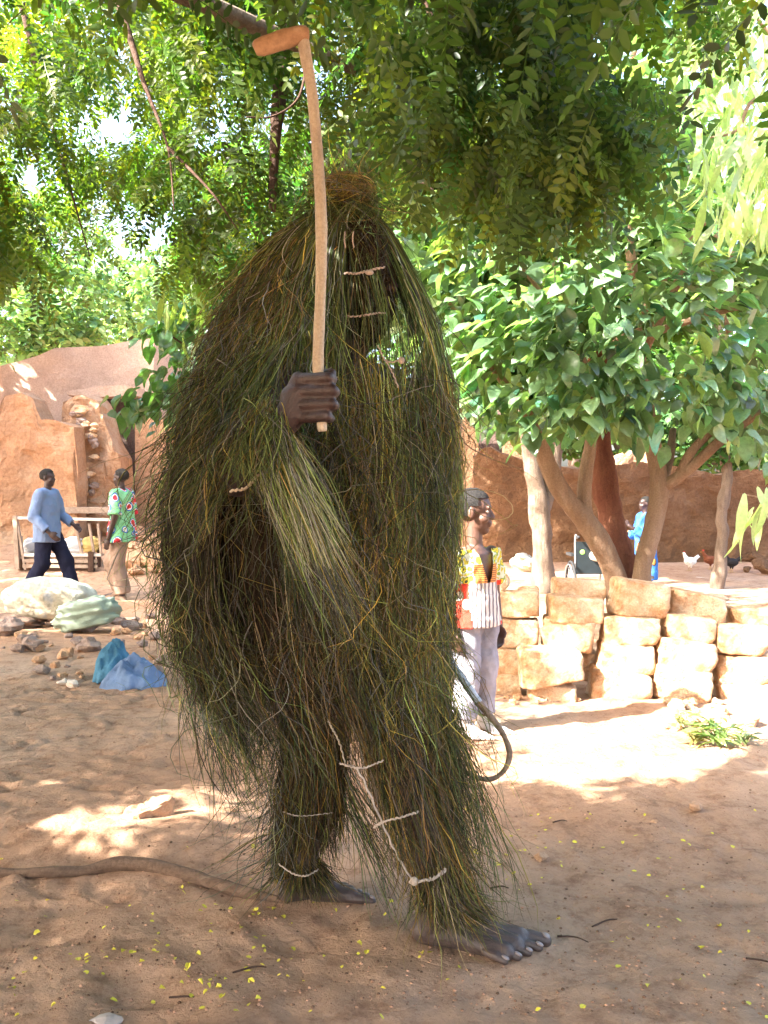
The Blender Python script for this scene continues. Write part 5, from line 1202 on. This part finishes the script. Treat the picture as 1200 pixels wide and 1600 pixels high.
cordp('cord', [P(640, 1378, 2.38), P(655, 1377, 2.36), P(680, 1371, 2.37), P(697, 1358, 2.40)], .0055); V, Fs = ball_raw(P(647, 1377, 2.36), (.012, .01, .012), None, 12, 8); o = obj('knot', mesh_py('knot', V - figb, Fs, True), M_cord); o.parent = fig
cordp('cord', [P(435, 1350, 2.68), P(460, 1366, 2.64), P(480, 1368, 2.63), P(498, 1358, 2.66)], .0034); cordp('cord', [P(440, 1268, 2.66), P(470, 1275, 2.62), P(520, 1270, 2.64)], .0025)
cordp('twig', [P(358, 768, 2.05), P(385, 762, 2.03), P(400, 745, 2.0), P(420, 735, 2.0)], .0045, m=M_staff)
cordp('cord', [P(512, 1125, 2.42), P(520, 1140, 2.41), P(530, 1160, 2.41), P(540, 1195, 2.42)], .0035, m=M_staff)
cordp('grass_loop', [P(708, 770, 2.5), P(740, 765, 2.45), P(780, 772, 2.4), P(800, 790, 2.4), P(798, 805, 2.4), P(780, 812, 2.4), P(755, 806, 2.45), P(735, 795, 2.5)], .0016, m=plain('dry stem', (.25, .2, .1)))
# white lashes of cloth on the brow
for x0 in (539, 552): cordp('cord', [P(x0, 362, 2.43), P(x0 - 1, 375, 2.42), P(x0 + 1, 387, 2.42)], .0022)

# ---- the hooked stick
st = empty('hooked_stick', P(503, 672, 1.965), 'long pale hooked wooden stick held upright in the costumed figure\'s hand', 'stick')
pts = [P(504, 674, 1.963), P(499, 620, 1.963), P(497, 560, 1.965), P(501, 450, 1.975), P(502, 350, 1.985), P(497, 250, 1.99), P(488, 150, 1.99), P(478, 90, 1.99), P(470, 44, 1.99)]
me = tube_mesh('handle', [p - np.array(st.location) for p in pts], [.011, .0115, .0118, .0124, .0126, .0124, .0124, .013, .0145], 90, 14, .08, 7, nfreq=14); o = obj('handle', me, M_staff); o.parent = st
hb = Blob(); hb.loft([(P(482, 54, 1.99), .018, .015), (P(468, 54, 1.985), .020, .018), (P(450, 59, 1.98), .019, .020), (P(425, 68, 1.97), .017, .021), (P(402, 76, 1.965), .012, .020), (P(397, 78, 1.965), .006, .014)], [0, 1, 0], 20)
me = hb.build('hook', .004, 4, .002, 20, 3); me.transform(Matrix.Translation(-st.location)); o = obj('hook', me, M_staffh); o.parent = st
# ---- the whip
wh = empty('whip', P(690, 1010, 2.78), 'thick whip with pale bound grip curling into a brown hooked tail behind the figure', 'whip')
me = tube_mesh('grip', [p - np.array(wh.location) for p in [P(672, 985, 2.82), P(700, 1030, 2.78), P(725, 1065, 2.75), P(748, 1098, 2.74)]], [.011, .013, .013, .012], 40, 10, .12, 5, nfreq=20); o = obj('grip', me, plain('pale blue grey binding', (.38, .42, .47), .8, .2, .3, 40)); o.parent = wh
me = tube_mesh('lash', [p - np.array(wh.location) for p in [P(746, 1096, 2.74), P(765, 1118, 2.73), P(785, 1145, 2.72), P(796, 1175, 2.71), P(790, 1200, 2.70), P(772, 1216, 2.70), P(750, 1216, 2.70), P(725, 1205, 2.71), P(705, 1185, 2.72), P(695, 1150, 2.74), P(688, 1110, 2.78)]], [.012, .010, .009, .0085, .008, .008, .0075, .007, .006, .005, .004], 120, 10, .15, 9, nfreq=30)
o = obj('lash', me, plain('twisted brown hide', (.20, .14, .10), .7, .3, .5, 50)); o.parent = wh

# ================================================================== YARD THINGS
# sacks
def sack(name, px0, px1, r0, r1, Y, m, label, seed, rot=0, fold=.05):
    c = (P(px0, r1, Y) + P(px1, r0, Y)) / 2; w_ = (px1 - px0) / 2 * Y / F; h_ = (r1 - r0) / 2 * Y / F
    V, Fs = ball_raw((0, 0, 0), (1, 1, 1), None, 44, 30); V = np.sign(V) * np.abs(V) ** np.array([.8, .8, .9])
    ln = fbm(V * np.array([1.2, 3, 5]), seed, 4); V = V * (1 + fold * 2.6 * ln - fold * 1.3 * np.abs(fbm(V * np.array([1.2, 3, 5]), seed + 3, 2)))[:, None] * np.array([w_, w_ * .55, h_]); V[:, 2] = np.maximum(V[:, 2], -h_ * .8)
    V = V @ rotm('Y', rot).T; o = obj(name, mesh_py(name, V, Fs, True), m); o.location = Vector(c.tolist()); tag(o, label, 'sack'); return o
M_sack = mat('dusty woven sack', lambda t, b: None)
def sackf(t, b):
    n = noise(t, 1.3, 5); r = ramp(t, n.outputs[0], [(.35, (.24, .28, .23)), (.5, (.38, .38, .33)), (.62, (.34, .29, .22)), (.72, (.12, .17, .26))]); t.links.new(r.outputs[0], b.inputs[0]); b.inputs['Roughness'].default_value = .9; bump(t, b, noise(t, 9, 6).outputs[0], .8, .05)
sackf(M_sack.node_tree, M_sack.node_tree.nodes['Principled BSDF'])
M_sackg = cloth('pale green cloth', (.25, .30, .24), .25, 2, 7, 1.0)
sack('sack', 6, 152, 904, 970, 9.2, M_sack, 'large full dusty sack lying on the rubble heap at left', 3, R(3), .03)
sack('sack', 84, 185, 934, 986, 8.75, M_sackg, 'smaller crumpled pale green sack slumped against the large one', 8, R(-12), .07)
sack('folded_cloth', -40, 60, 960, 985, 9.0, cloth('brown cloth', (.2, .14, .11)), 'flattened brown cloth under the left end of the large sack', 12, 0, .08)
o = bpy.data.objects.get('folded_cloth'); o['category'] = 'cloth'
# blue cloth heap
def crumple(name, px0, px1, row, Y, h, m, label, seed, yaw=0, depth=.22):
    c = P((px0 + px1) / 2, row, Y); c[2] = gz(c[0], c[1]) - .01; w_ = (px1 - px0) / 2 * Y / F; n = 46
    u, v_ = np.meshgrid(np.linspace(-1, 1, n), np.linspace(-1, 1, n)); p = np.stack([u, v_, 0 * u + seed], -1)
    ed = 1 + .15 * fbm(p * 2, seed + 5, 2); rr_ = np.sqrt(u ** 2 + v_ ** 2); hgt = h * np.clip(1 - rr_ ** 2 * .8, 0, 1) * (.75 + .5 * (1 - np.abs(fbm(p * np.array([1.4, 3.2, 1]) , seed, 4)))) - .02 * (rr_ > 1)
    V = np.stack([u * w_ * ed, v_ * depth * ed, hgt], -1).reshape(-1, 3); keepv = (rr_ < 1.12); ix = np.arange(n * n).reshape(n, n)
    Fq = np.stack([ix[:-1, :-1], ix[:-1, 1:], ix[1:, 1:], ix[1:, :-1]], -1); kp = keepv[:-1, :-1] & keepv[1:, 1:] & keepv[:-1, 1:] & keepv[1:, :-1]
    Fq = Fq[kp].reshape(-1, 4); V = V @ rotm('Z', yaw).T; me = mesh_np(name, V, Fq, smooth=True); o = obj(name, me, m); o.location = Vector(c.tolist()); sol = o.modifiers.new('t', 'SOLIDIFY'); sol.thickness = .006; tag(o, label, 'cloth')
crumple('rag', 148, 210, 1060, 6.35, .24, cloth('turquoise cloth', (.07, .18, .28), .45, 6, 12, .9), 'crumpled turquoise rag heaped behind the folded jeans on the ground', 3)
crumple('rag', 165, 256, 1066, 6.15, .19, cloth('faded blue denim rag', (.13, .19, .32), .35, 4, 14, .8), 'faded blue denim trousers lying crumpled on the dirt at left', 9, R(10), .2)
# rubble stones
g = np.random.default_rng(5)
rubs = [(68, 971, .13, 'purple brown stone between the two sacks'), (14, 990, .17, 'broad pale stone below the brown cloth at the left edge'), (137, 987, .11, 'upright tan stone below the green sack'), (160, 965, .13, 'stone under the right end of the green sack'),
        (38, 1007, .09, 'grey stone in the litter below the sacks'), (52, 1015, .12, 'flat pale stone half sunk in the dirt'), (185, 975, .10, 'stone right of the green sack'), (205, 985, .11, 'pale stone on the slope near the figure'), (140, 1018, .12, 'dark grey stone above the blue rag')]
def put_rock(name, px, row, r, m, label, cat, group=None, seed=0, sq=(1.2, 1, .75), sink=.3):
    q = ground_at(px, row); o = obj(name, rock_mesh(name, np.array(sq) * r, seed, (14, 9)), m); o.location = (q[0], q[1], q[2] + r * sq[2] * (1 - sink)); o.rotation_euler = (0, 0, g.uniform(0, 6)); tag(o, label, cat, group); return o
for k, (x, y, r, lab) in enumerate(rubs): put_rock('stone', x, y, r * .8, M_stone, lab, 'stone', 'stones in the rubble heap', 400 + k)
for k in range(70):
    x = g.uniform(0, 255); y = g.uniform(955, 1065) if x > 60 else g.uniform(978, 1030); put_rock('small_stone', x, y, g.uniform(.02, .06), M_stone if k % 2 else M_clod, 'small loose stone in the rubble around the sacks', 'stone', 'small stones in the rubble', 450 + k)
for k in range(26):
    put_rock('small_stone', g.uniform(200, 262), g.uniform(830, 900), g.uniform(.08, .2), M_clod, 'rubble lump on the bright slope beside the figure', 'stone', 'rubble lumps on the slope', 550 + k)
for (x, y, r, lab) in [(100, 1070, .035, 'white crumb of plaster left of the blue rag'), (115, 1073, .04, 'second white crumb of plaster left of the blue rag'), (244, 1070, .04, 'orange and white lump right of the denim trousers')]:
    put_rock('plaster_lump', x, y, r, plain('chalky plaster', (.6, .5, .42)), lab, 'lump', None, int(x))
q = ground_at(228, 1292); o = obj('earth_clod', rock_mesh('earth_clod', (.10, .075, .07), 19, (40, 26), .38, 1.5, .7), M_clod); o.location = (q[0], q[1], q[2] + .045); o.rotation_euler = (.2, -.15, .4); tag(o, 'jagged sunlit clod of earth on the bare ground at left', 'clod')
for k, (x, y, r, lab) in enumerate([(280, 1302, .03, 'crumb of earth on the eroded bank'), (355, 1275, .03, 'low crust of earth behind the sunlit clod'), (1023, 1292, .02, 'small reddish stone on the dappled ground at right'), (1085, 1268, .03, 'brown clod lying on the ground at far right'),
              (845, 1345, .025, 'dark crumbly dropping on the ground right of the figure'), (1050, 1140, .05, 'rough clod by the weeds below the blocks'), (1170, 1135, .06, 'pinkish stone right of the weeds')]):
    put_rock('clod', x, y, r, M_clod, lab, 'clod', None, 600 + k)
for k in range(22): put_rock('rubble_piece', g.uniform(1040, 1130), g.uniform(1098, 1135), g.uniform(.02, .06), M_block, 'crumbled piece fallen at the foot of the fourth block column', 'rubble', 'crumbled pieces at the foot of the mud blocks', 650 + k)
for k in range(14): put_rock('rubble_piece', g.uniform(780, 930), g.uniform(1085, 1105), g.uniform(.015, .04), M_block, 'crumbled piece fallen at the foot of the left block columns', 'rubble', 'crumbled pieces at the foot of the left blocks', 690 + k)
for k in range(16): put_rock('fallen_rubble', g.uniform(1140, 1250), g.uniform(860, 900), g.uniform(.08, .22), M_wallr, 'lump of collapsed mud at the foot of the brown wall', 'rubble', 'collapsed mud at the foot of the brown wall', 720 + k)
# pebbles nobody could count
n = 5200; V0, F0 = ball_raw((0, 0, 0), (1, 1, .6), None, 5, 4); F0 = split_tri_quads([f if len(f) == 4 else f + [f[-1]] for f in F0])
px_ = g.uniform(-50, 1250, n); ro_ = 1600 - 560 * g.random(n) ** 1.2; d = np.stack([(px_ - 600) / F, np.ones(n), (760 - ro_) / F], 1); q = np.array([0, 0, CAMZ]) + d * (CAMZ / -d[:, 2])[:, None]
q[:, 2] = [gz(a_[0], a_[1]) for a_ in q]; sz = np.exp(g.normal(size=n) * .75).clip(.2, 2.6) * .0022
Vp, Fp, Cp = scatter((V0, F0), q, frames(n, rand_dirs(n, (-.1, .1)), .1), sz, np.array([(.2, .11, .07)]) * g.uniform(.5, 2.4, (n, 1)))
obj('pebbles', mesh_np('pebbles', Vp, Fp, Cp), attrmat('pebble', .9, .1), kind='stuff')
# fallen leaflets
V = np.array([[0, 0, 0], [.3, .5, .08], [.75, .42, .10], [1, 0, .02], [.75, -.42, .12], [.3, -.5, .06]]) * np.array([.022, .016, .03]); LM = [mesh_py('fallen_leaf', V * np.array([1, 1, k]), [[0, 1, 2, 3], [0, 3, 4, 5]]) for k in (1, 3, .4)]
for m_ in LM: m_.materials.append(M_yleaf)
fl = [(g.uniform(0, 620), 1600 - 190 * g.random()) for k in range(60)] + [(g.uniform(620, 1200), 1600 - 350 * g.random() ** .8) for k in range(70)] + [(g.uniform(0, 420), g.uniform(1330, 1420)) for k in range(14)] + [(g.normal(830, 60), g.normal(1330, 30)) for k in range(26)] + [(g.normal(400, 60), g.normal(1440, 25)) for k in range(20)] + [(g.normal(170, 50), g.normal(1500, 16)) for k in range(16)] + [(g.normal(300, 40), g.normal(1545, 14)) for k in range(10)]
for (x, y) in fl:
    if y > 1605 or not (0 <= x <= 1200): continue
    q = ground_at(x, y); o = bpy.data.objects.new('fallen_leaf', LM[g.integers(0, 3)]); COL.objects.link(o); o.location = (q[0], q[1], gz(q[0], q[1]) + .004); o.rotation_euler = (g.normal() * .3, g.normal() * .3, g.uniform(0, 6)); k_ = g.uniform(.45, 1.0); o.scale = (k_, k_, k_)
    tag(o, 'tiny yellow leaflet fallen on the bare red earth', 'leaf', 'yellow leaflets fallen on the ground')
# twigs on the ground
for k, (x, y, L, a_) in enumerate([(390, 1520, .09, .3), (290, 1568, .09, -.2), (780, 1392, .06, 0), (895, 1465, .09, -.4), (875, 1288, .06, .2), (945, 1440, .1, .5), (1195, 1505, .1, -.6)]):
    q = ground_at(x, y); d = np.array([math.cos(a_), math.sin(a_), 0]) * L / 2; q[2] = gz(q[0], q[1]) + .005
    me = tube_mesh('twig', [-d, d * .1 + [.005, .01, .002], d], [.003, .0025, .0015], 12, 5); o = obj('twig', me, M_barkd); o.location = Vector(q.tolist()); tag(o, ['dark twig on the shaded earth left of centre', 'thin twig near the bottom left among leaflets', 'thin twig right of the front foot', 'dark curved twig on the ground right of the toes', 'small twig on the lit ground', 'pale twig on the open ground at right', 'broken stick at the right edge of the ground'][k], 'twig')
# flat pale stone at the bottom
put_rock('flat_stone', 165, 1596, .03, plain('grey flat stone', (.4, .32, .28)), 'flat grey stone flush with the ground at the bottom left', 'stone', None, 31, (1.6, 1, .3), 1.0)
# long root
pts = []
for (x, y) in [(-140, 1362), (0, 1366), (70, 1372), (130, 1366), (180, 1362), (240, 1366), (300, 1376), (350, 1390), (400, 1404), (450, 1416)]:
    q = ground_at(x, y); q[2] = gz(q[0], q[1]) + .012; pts.append(q)
me = tube_mesh('tree_root', pts, [.02, .018, .017, .02, .022, .024, .022, .02, .016, .01], 110, 14, .25, 61, nfreq=9); c = Vector(pts[4].tolist()); me.transform(Matrix.Translation(-c)); o = obj('tree_root', me, M_rootm); o.location = c
tag(o, 'long earth covered tree root snaking over the ground to the figure\'s back foot', 'root')
# weeds
def weed(px, row, n, h, label, seed, size=.5, col=(.12, .19, .06)):
    q = ground_at(px, row); t = empty('weed', q, label, 'plant'); gg = np.random.default_rng(seed)
    for k in range(n):
        a_ = gg.uniform(0, 2 * pi); e = np.array([math.cos(a_), math.sin(a_), 0]) * h * gg.uniform(.2, .7) + np.array([0, 0, h * gg.uniform(.5, 1)])
        me = tube_mesh('stem', [np.zeros(3), e * .5 + [0, 0, .02], e], [.004, .003, .0015], 10, 5, cols=col); o = obj('stem', me, M_broad); o.parent = t
        m = 5; ps_ = np.array([e * u for u in np.linspace(.35, 1, m)]) + np.array(t.location); leaf_parts('leaf', T_long, ps_, frames(m, rand_dirs(m, (-.2, .5), gg), 1, gg), gg.uniform(.7, 1.2, m) * size, leafcols(m, col, .2, .1, gg), t, M_broad, 2)
weed(1125, 1168, 12, .16, 'leafy green weed growing below the right mud blocks', 1); weed(1085, 1160, 8, .08, 'low dry weed left of the leafy green one', 2, .35, (.2, .18, .07)); weed(875, 1090, 6, .12, 'sparse weed in front of the tilted orange block', 3, .4, (.2, .25, .1))
weed(1060, 1140, 8, .1, 'pale dusty weed on the rubble by the fourth column', 4, .35, (.22, .24, .12)); weed(1165, 1165, 6, .1, 'small weed tuft at the right below the edge column', 5, .35, (.16, .2, .08))
# ---- wooden handcart frame with slanted slats
YK = 13.2; zb = P(90, 890, YK)[2]; kt = empty('handcart', (P(90, 890, YK)[0], YK, zb), 'old grey wooden handcart with slatted side loaded with bags behind the men', 'cart')
def bar(name, a, c, w_, d_, parent, m):
    a, c = np.asarray(a, float), np.asarray(c, float); v_ = c - a; L = np.linalg.norm(v_); M3 = np.array(Vector(v_.tolist()).to_track_quat('Z', 'Y').to_matrix())
    V, Fs = box_raw((0, 0, L / 2), (w_, d_, L)); V = V @ M3.T + a - np.array(parent.location); o = obj(name, mesh_py(name, V, Fs), m); o.parent = parent; return o
K_ = lambda x, y, dy=0: P(x, y, YK + dy)
M_pale = plain('pale pole', (.55, .48, .42), .8)
bar('rail', K_(24, 809), K_(170, 812), .035, .04, kt, M_pale); bar('rail', K_(24, 809, .7), K_(170, 812, .7), .035, .04, kt, M_wood)
bar('end_post', K_(28, 889), K_(24, 806), .07, .06, kt, M_wood); bar('end_board', K_(32, 890, .1), K_(30, 838, .1), .14, .05, kt, M_wood); bar('slat', K_(40, 890), K_(27, 815), .05, .03, kt, M_wood)
for (a_, c_) in ((128, 118), (147, 139), (158, 153), (75, 66), (100, 92)): bar('slat', K_(a_, 866), K_(c_, 818), .045, .03, kt, M_wood)
bar('plank', K_(38, 867), K_(158, 867), .05, .04, kt, M_pale)
for r_ in (876, 884): bar('plank', K_(36, r_), K_(152, r_ + 1), .045, .05, kt, M_wood)
V, Fs = box_raw(K_(95, 869, .38), (1.1, .7, .03)); o = obj('bed', mesh_py('bed', V - np.array(kt.location), Fs), M_wood); o.parent = kt
bar('leg', K_(143, 893), K_(143, 862), .09, .08, kt, M_barkd); bar('leg', K_(154, 893, .3), K_(156, 830, .3), .05, .05, kt, M_barkd); bar('leg', K_(34, 896, .6), K_(34, 866, .6), .09, .08, kt, M_wood)
for (x0, x1, y0, y1, c_, lab, sd) in [(98, 132, 840, 866, (.5, .5, .52), 'greyish white bag on the handcart', 1), (128, 158, 838, 866, (.45, .33, .13), 'tan bag at the right end of the handcart', 2), (35, 60, 842, 866, (.4, .4, .42), 'pale bundle at the left end of the handcart', 3)]:
    o = sack('bag', x0, x1, y0, y1, YK + .3, cloth('bag cloth', c_), lab, sd, 0, .07); o['category'] = 'bag'
o = obj('plank', *[mesh_py('plank', *box_raw((0, 0, 0), (1.1, .25, .1)))], M_wood); o.location = Vector(P(145, 797, 15.0).tolist()); tag(o, 'dark wooden plank lying at the foot of the ruined pillar', 'plank'); o.name = 'wooden_plank'
# ---- wheelchair
zk = -.17; wc = empty('wheelchair', (P(925, 960, 10.5)[0], 10.5, zk), 'dark wheelchair standing behind the tan trunks by the blocks', 'wheelchair'); O = np.array(wc.location)
def wp(name, V, Fs, m, sm=False, par=None):
    o = obj(name, mesh_py(name, V, Fs, sm), m); o.parent = par or wc; return o
def ring(c, r, rt, ax='x', n=28, k=8):
    V, Fs = [], []
    for i in range(n):
        a = 2 * pi * i / n
        for j in range(k):
            b_ = 2 * pi * j / k; rr = r + rt * math.cos(b_); V.append([rt * math.sin(b_), rr * math.cos(a), rr * math.sin(a)])
    for i in range(n):
        for j in range(k): Fs.append([i * k + j, ((i + 1) % n) * k + j, ((i + 1) % n) * k + (j + 1) % k, i * k + (j + 1) % k])
    return np.array(V) + c, Fs
for sx in (-.24, .24):
    whl = bpy.data.objects.new('wheel', mesh_py('wheel', *ring(np.array([sx, .05, .3]), .28, .016), True)); COL.objects.link(whl); whl.data.materials.append(M_rubber); whl.parent = wc
    o = wp('rim', *ring(np.array([sx * 1.1, .05, .3]), .25, .008), M_metal, True, whl)
    pr = [];
    for i in range(14):
        a = 2 * pi * i / 14; pr.append(box_raw((sx, .05 + .13 * math.cos(a), .3 + .13 * math.sin(a)), (.004, .004, .26), rotm('X', a - pi / 2 + pi)))
    wp('spokes', *join_raw(pr), M_metal, False, whl); o = wp('caster', *ring(np.array([sx * .8, .5, .1]), .08, .02), M_rubber, True)
    limb_ = tube_mesh('frame_tube', [np.array(v_) for v_ in [(sx * .85, -.12, .87), (sx * .85, -.03, .9), (sx * .85, .0, .8), (sx * .85, .02, .45), (sx * .85, .4, .45), (sx * .85, .5, .15)]], [.011] * 6, 40, 8); o = obj('frame_tube', limb_, M_metal); o.parent = wc
    wp('push_handle', *Blob().cap((sx * .85, -.2, .885), (sx * .85, -.1, .885), .017, .017).parts[0], M_rubber, True)
    wp('armrest', *box_raw((sx * .9, .2, .66), (.05, .3, .03)), M_rubber)
M_vinyl = plain('dark vinyl', (.010, .016, .02), .5, .4, .4, 8)
wp('backrest', *box_raw((0, .0, .63), (.40, .03, .38)), M_vinyl); wp('seat', *box_raw((0, .2, .46), (.42, .4, .04)), M_vinyl); wp('footrest', *box_raw((-.1, .6, .12), (.14, .12, .015)), M_rubber)
V, Fs = ball_raw((-.12, -.018, .70), (.03, .005, .03), None, 12, 8); wp('sticker', V, Fs, plain('green sticker', (.2, .4, .1)))
wp('bag', *ball_raw((.05, -.05, .66), (.1, .04, .07), None, 16, 10), plain('pale bag', (.5, .45, .4)), True)
# ---- hens
def hen(px, row, Y, s, c, label, yaw):
    q = P(px, row, Y); q[2] = float(terrain(q[0], q[1])); t = empty('hen', q, label, 'hen'); m = plain('hen feathers', c, .9, .1, .3, 30); b = Blob()
    b.ell((0, 0, .17 * s), np.array([.12, .07, .075]) * s); b.chain([(.06 * s, 0, .2 * s), (.11 * s, 0, .27 * s), (.125 * s, 0, .31 * s)], [.05 * s, .03 * s, .024 * s]); b.ell((.135 * s, 0, .315 * s), np.array([.028, .022, .022]) * s)
    for k in (-1, 0, 1): b.cap((-.08 * s, 0, .19 * s), (-.17 * s, .03 * k * s, (.27 - .02 * abs(k)) * s), .035 * s, .015 * s)
    for k in (-1, 1): b.ell((-.01 * s, .055 * k * s, .17 * s), np.array([.09, .025, .05]) * s); b.cap((0, .03 * k * s, .12 * s), (0, .03 * k * s, .06 * s), .03 * s, .008 * s)
    o = obj('body', b.build('body', .008, 3), m); o.parent = t; Bk = Blob().cap((.155 * s, 0, .31 * s), (.175 * s, 0, .305 * s), .008 * s, .002 * s).parts
    o = obj('beak', mesh_py('beak', *Bk[0]), plain('yellow horn', (.5, .3, .08))); o.parent = t
    o = obj('comb', mesh_py('comb', *join_raw([ball_raw(((.125 + .012 * i) * s, 0, .34 * s), (.009 * s, .004 * s, .012 * s), None, 8, 6) for i in (-1, 0, 1)])), plain('red comb', (.5, .04, .03))); o.parent = t
    for k in (-1, 1):
        pr = [Blob().cap((0, .03 * k * s, .07 * s), (.005, .03 * k * s, .008), .006 * s, .006 * s, 6).parts[0]] + [Blob().cap((.005, .03 * k * s, .008), (.04 * s * math.cos(a), .03 * k * s + .04 * s * math.sin(a), .006), .005 * s, .004 * s, 6).parts[0] for a in (-.5, 0, .5, pi)]
        o = obj('leg', mesh_py('leg', *join_raw(pr)), plain('hen leg', (.4, .25, .12))); o.parent = t
    t.rotation_euler = (0, 0, yaw)
hen(1078, 893, 15.6, 1.0, (.75, .70, .64), 'white hen standing in front of the brown mud wall', R(200)); hen(1143, 897, 15.3, 1.0, (.03, .025, .025), 'black hen right of the slim leaning tree', R(190)); hen(1110, 890, 15.9, 1.0, (.18, .06, .03), 'red brown hen left of the slim leaning tree', R(170))
# grey stone at the wall foot
put_rock('wall_stone', 820, 893, .28, plain('pale stone', (.35, .31, .25)), 'pale rounded boulder at the foot of the brown wall', 'stone', None, 44)
# pole on the ground
me = tube_mesh('fallen_pole', [P(1088, 903, 14.6), P(1130, 908, 14.3), P(1215, 917, 13.8)], [.02, .022, .02], 20, 8, .1); o = obj('fallen_pole', me, M_pale); tag(o, 'pale straight pole lying on the ground near the hens', 'pole')
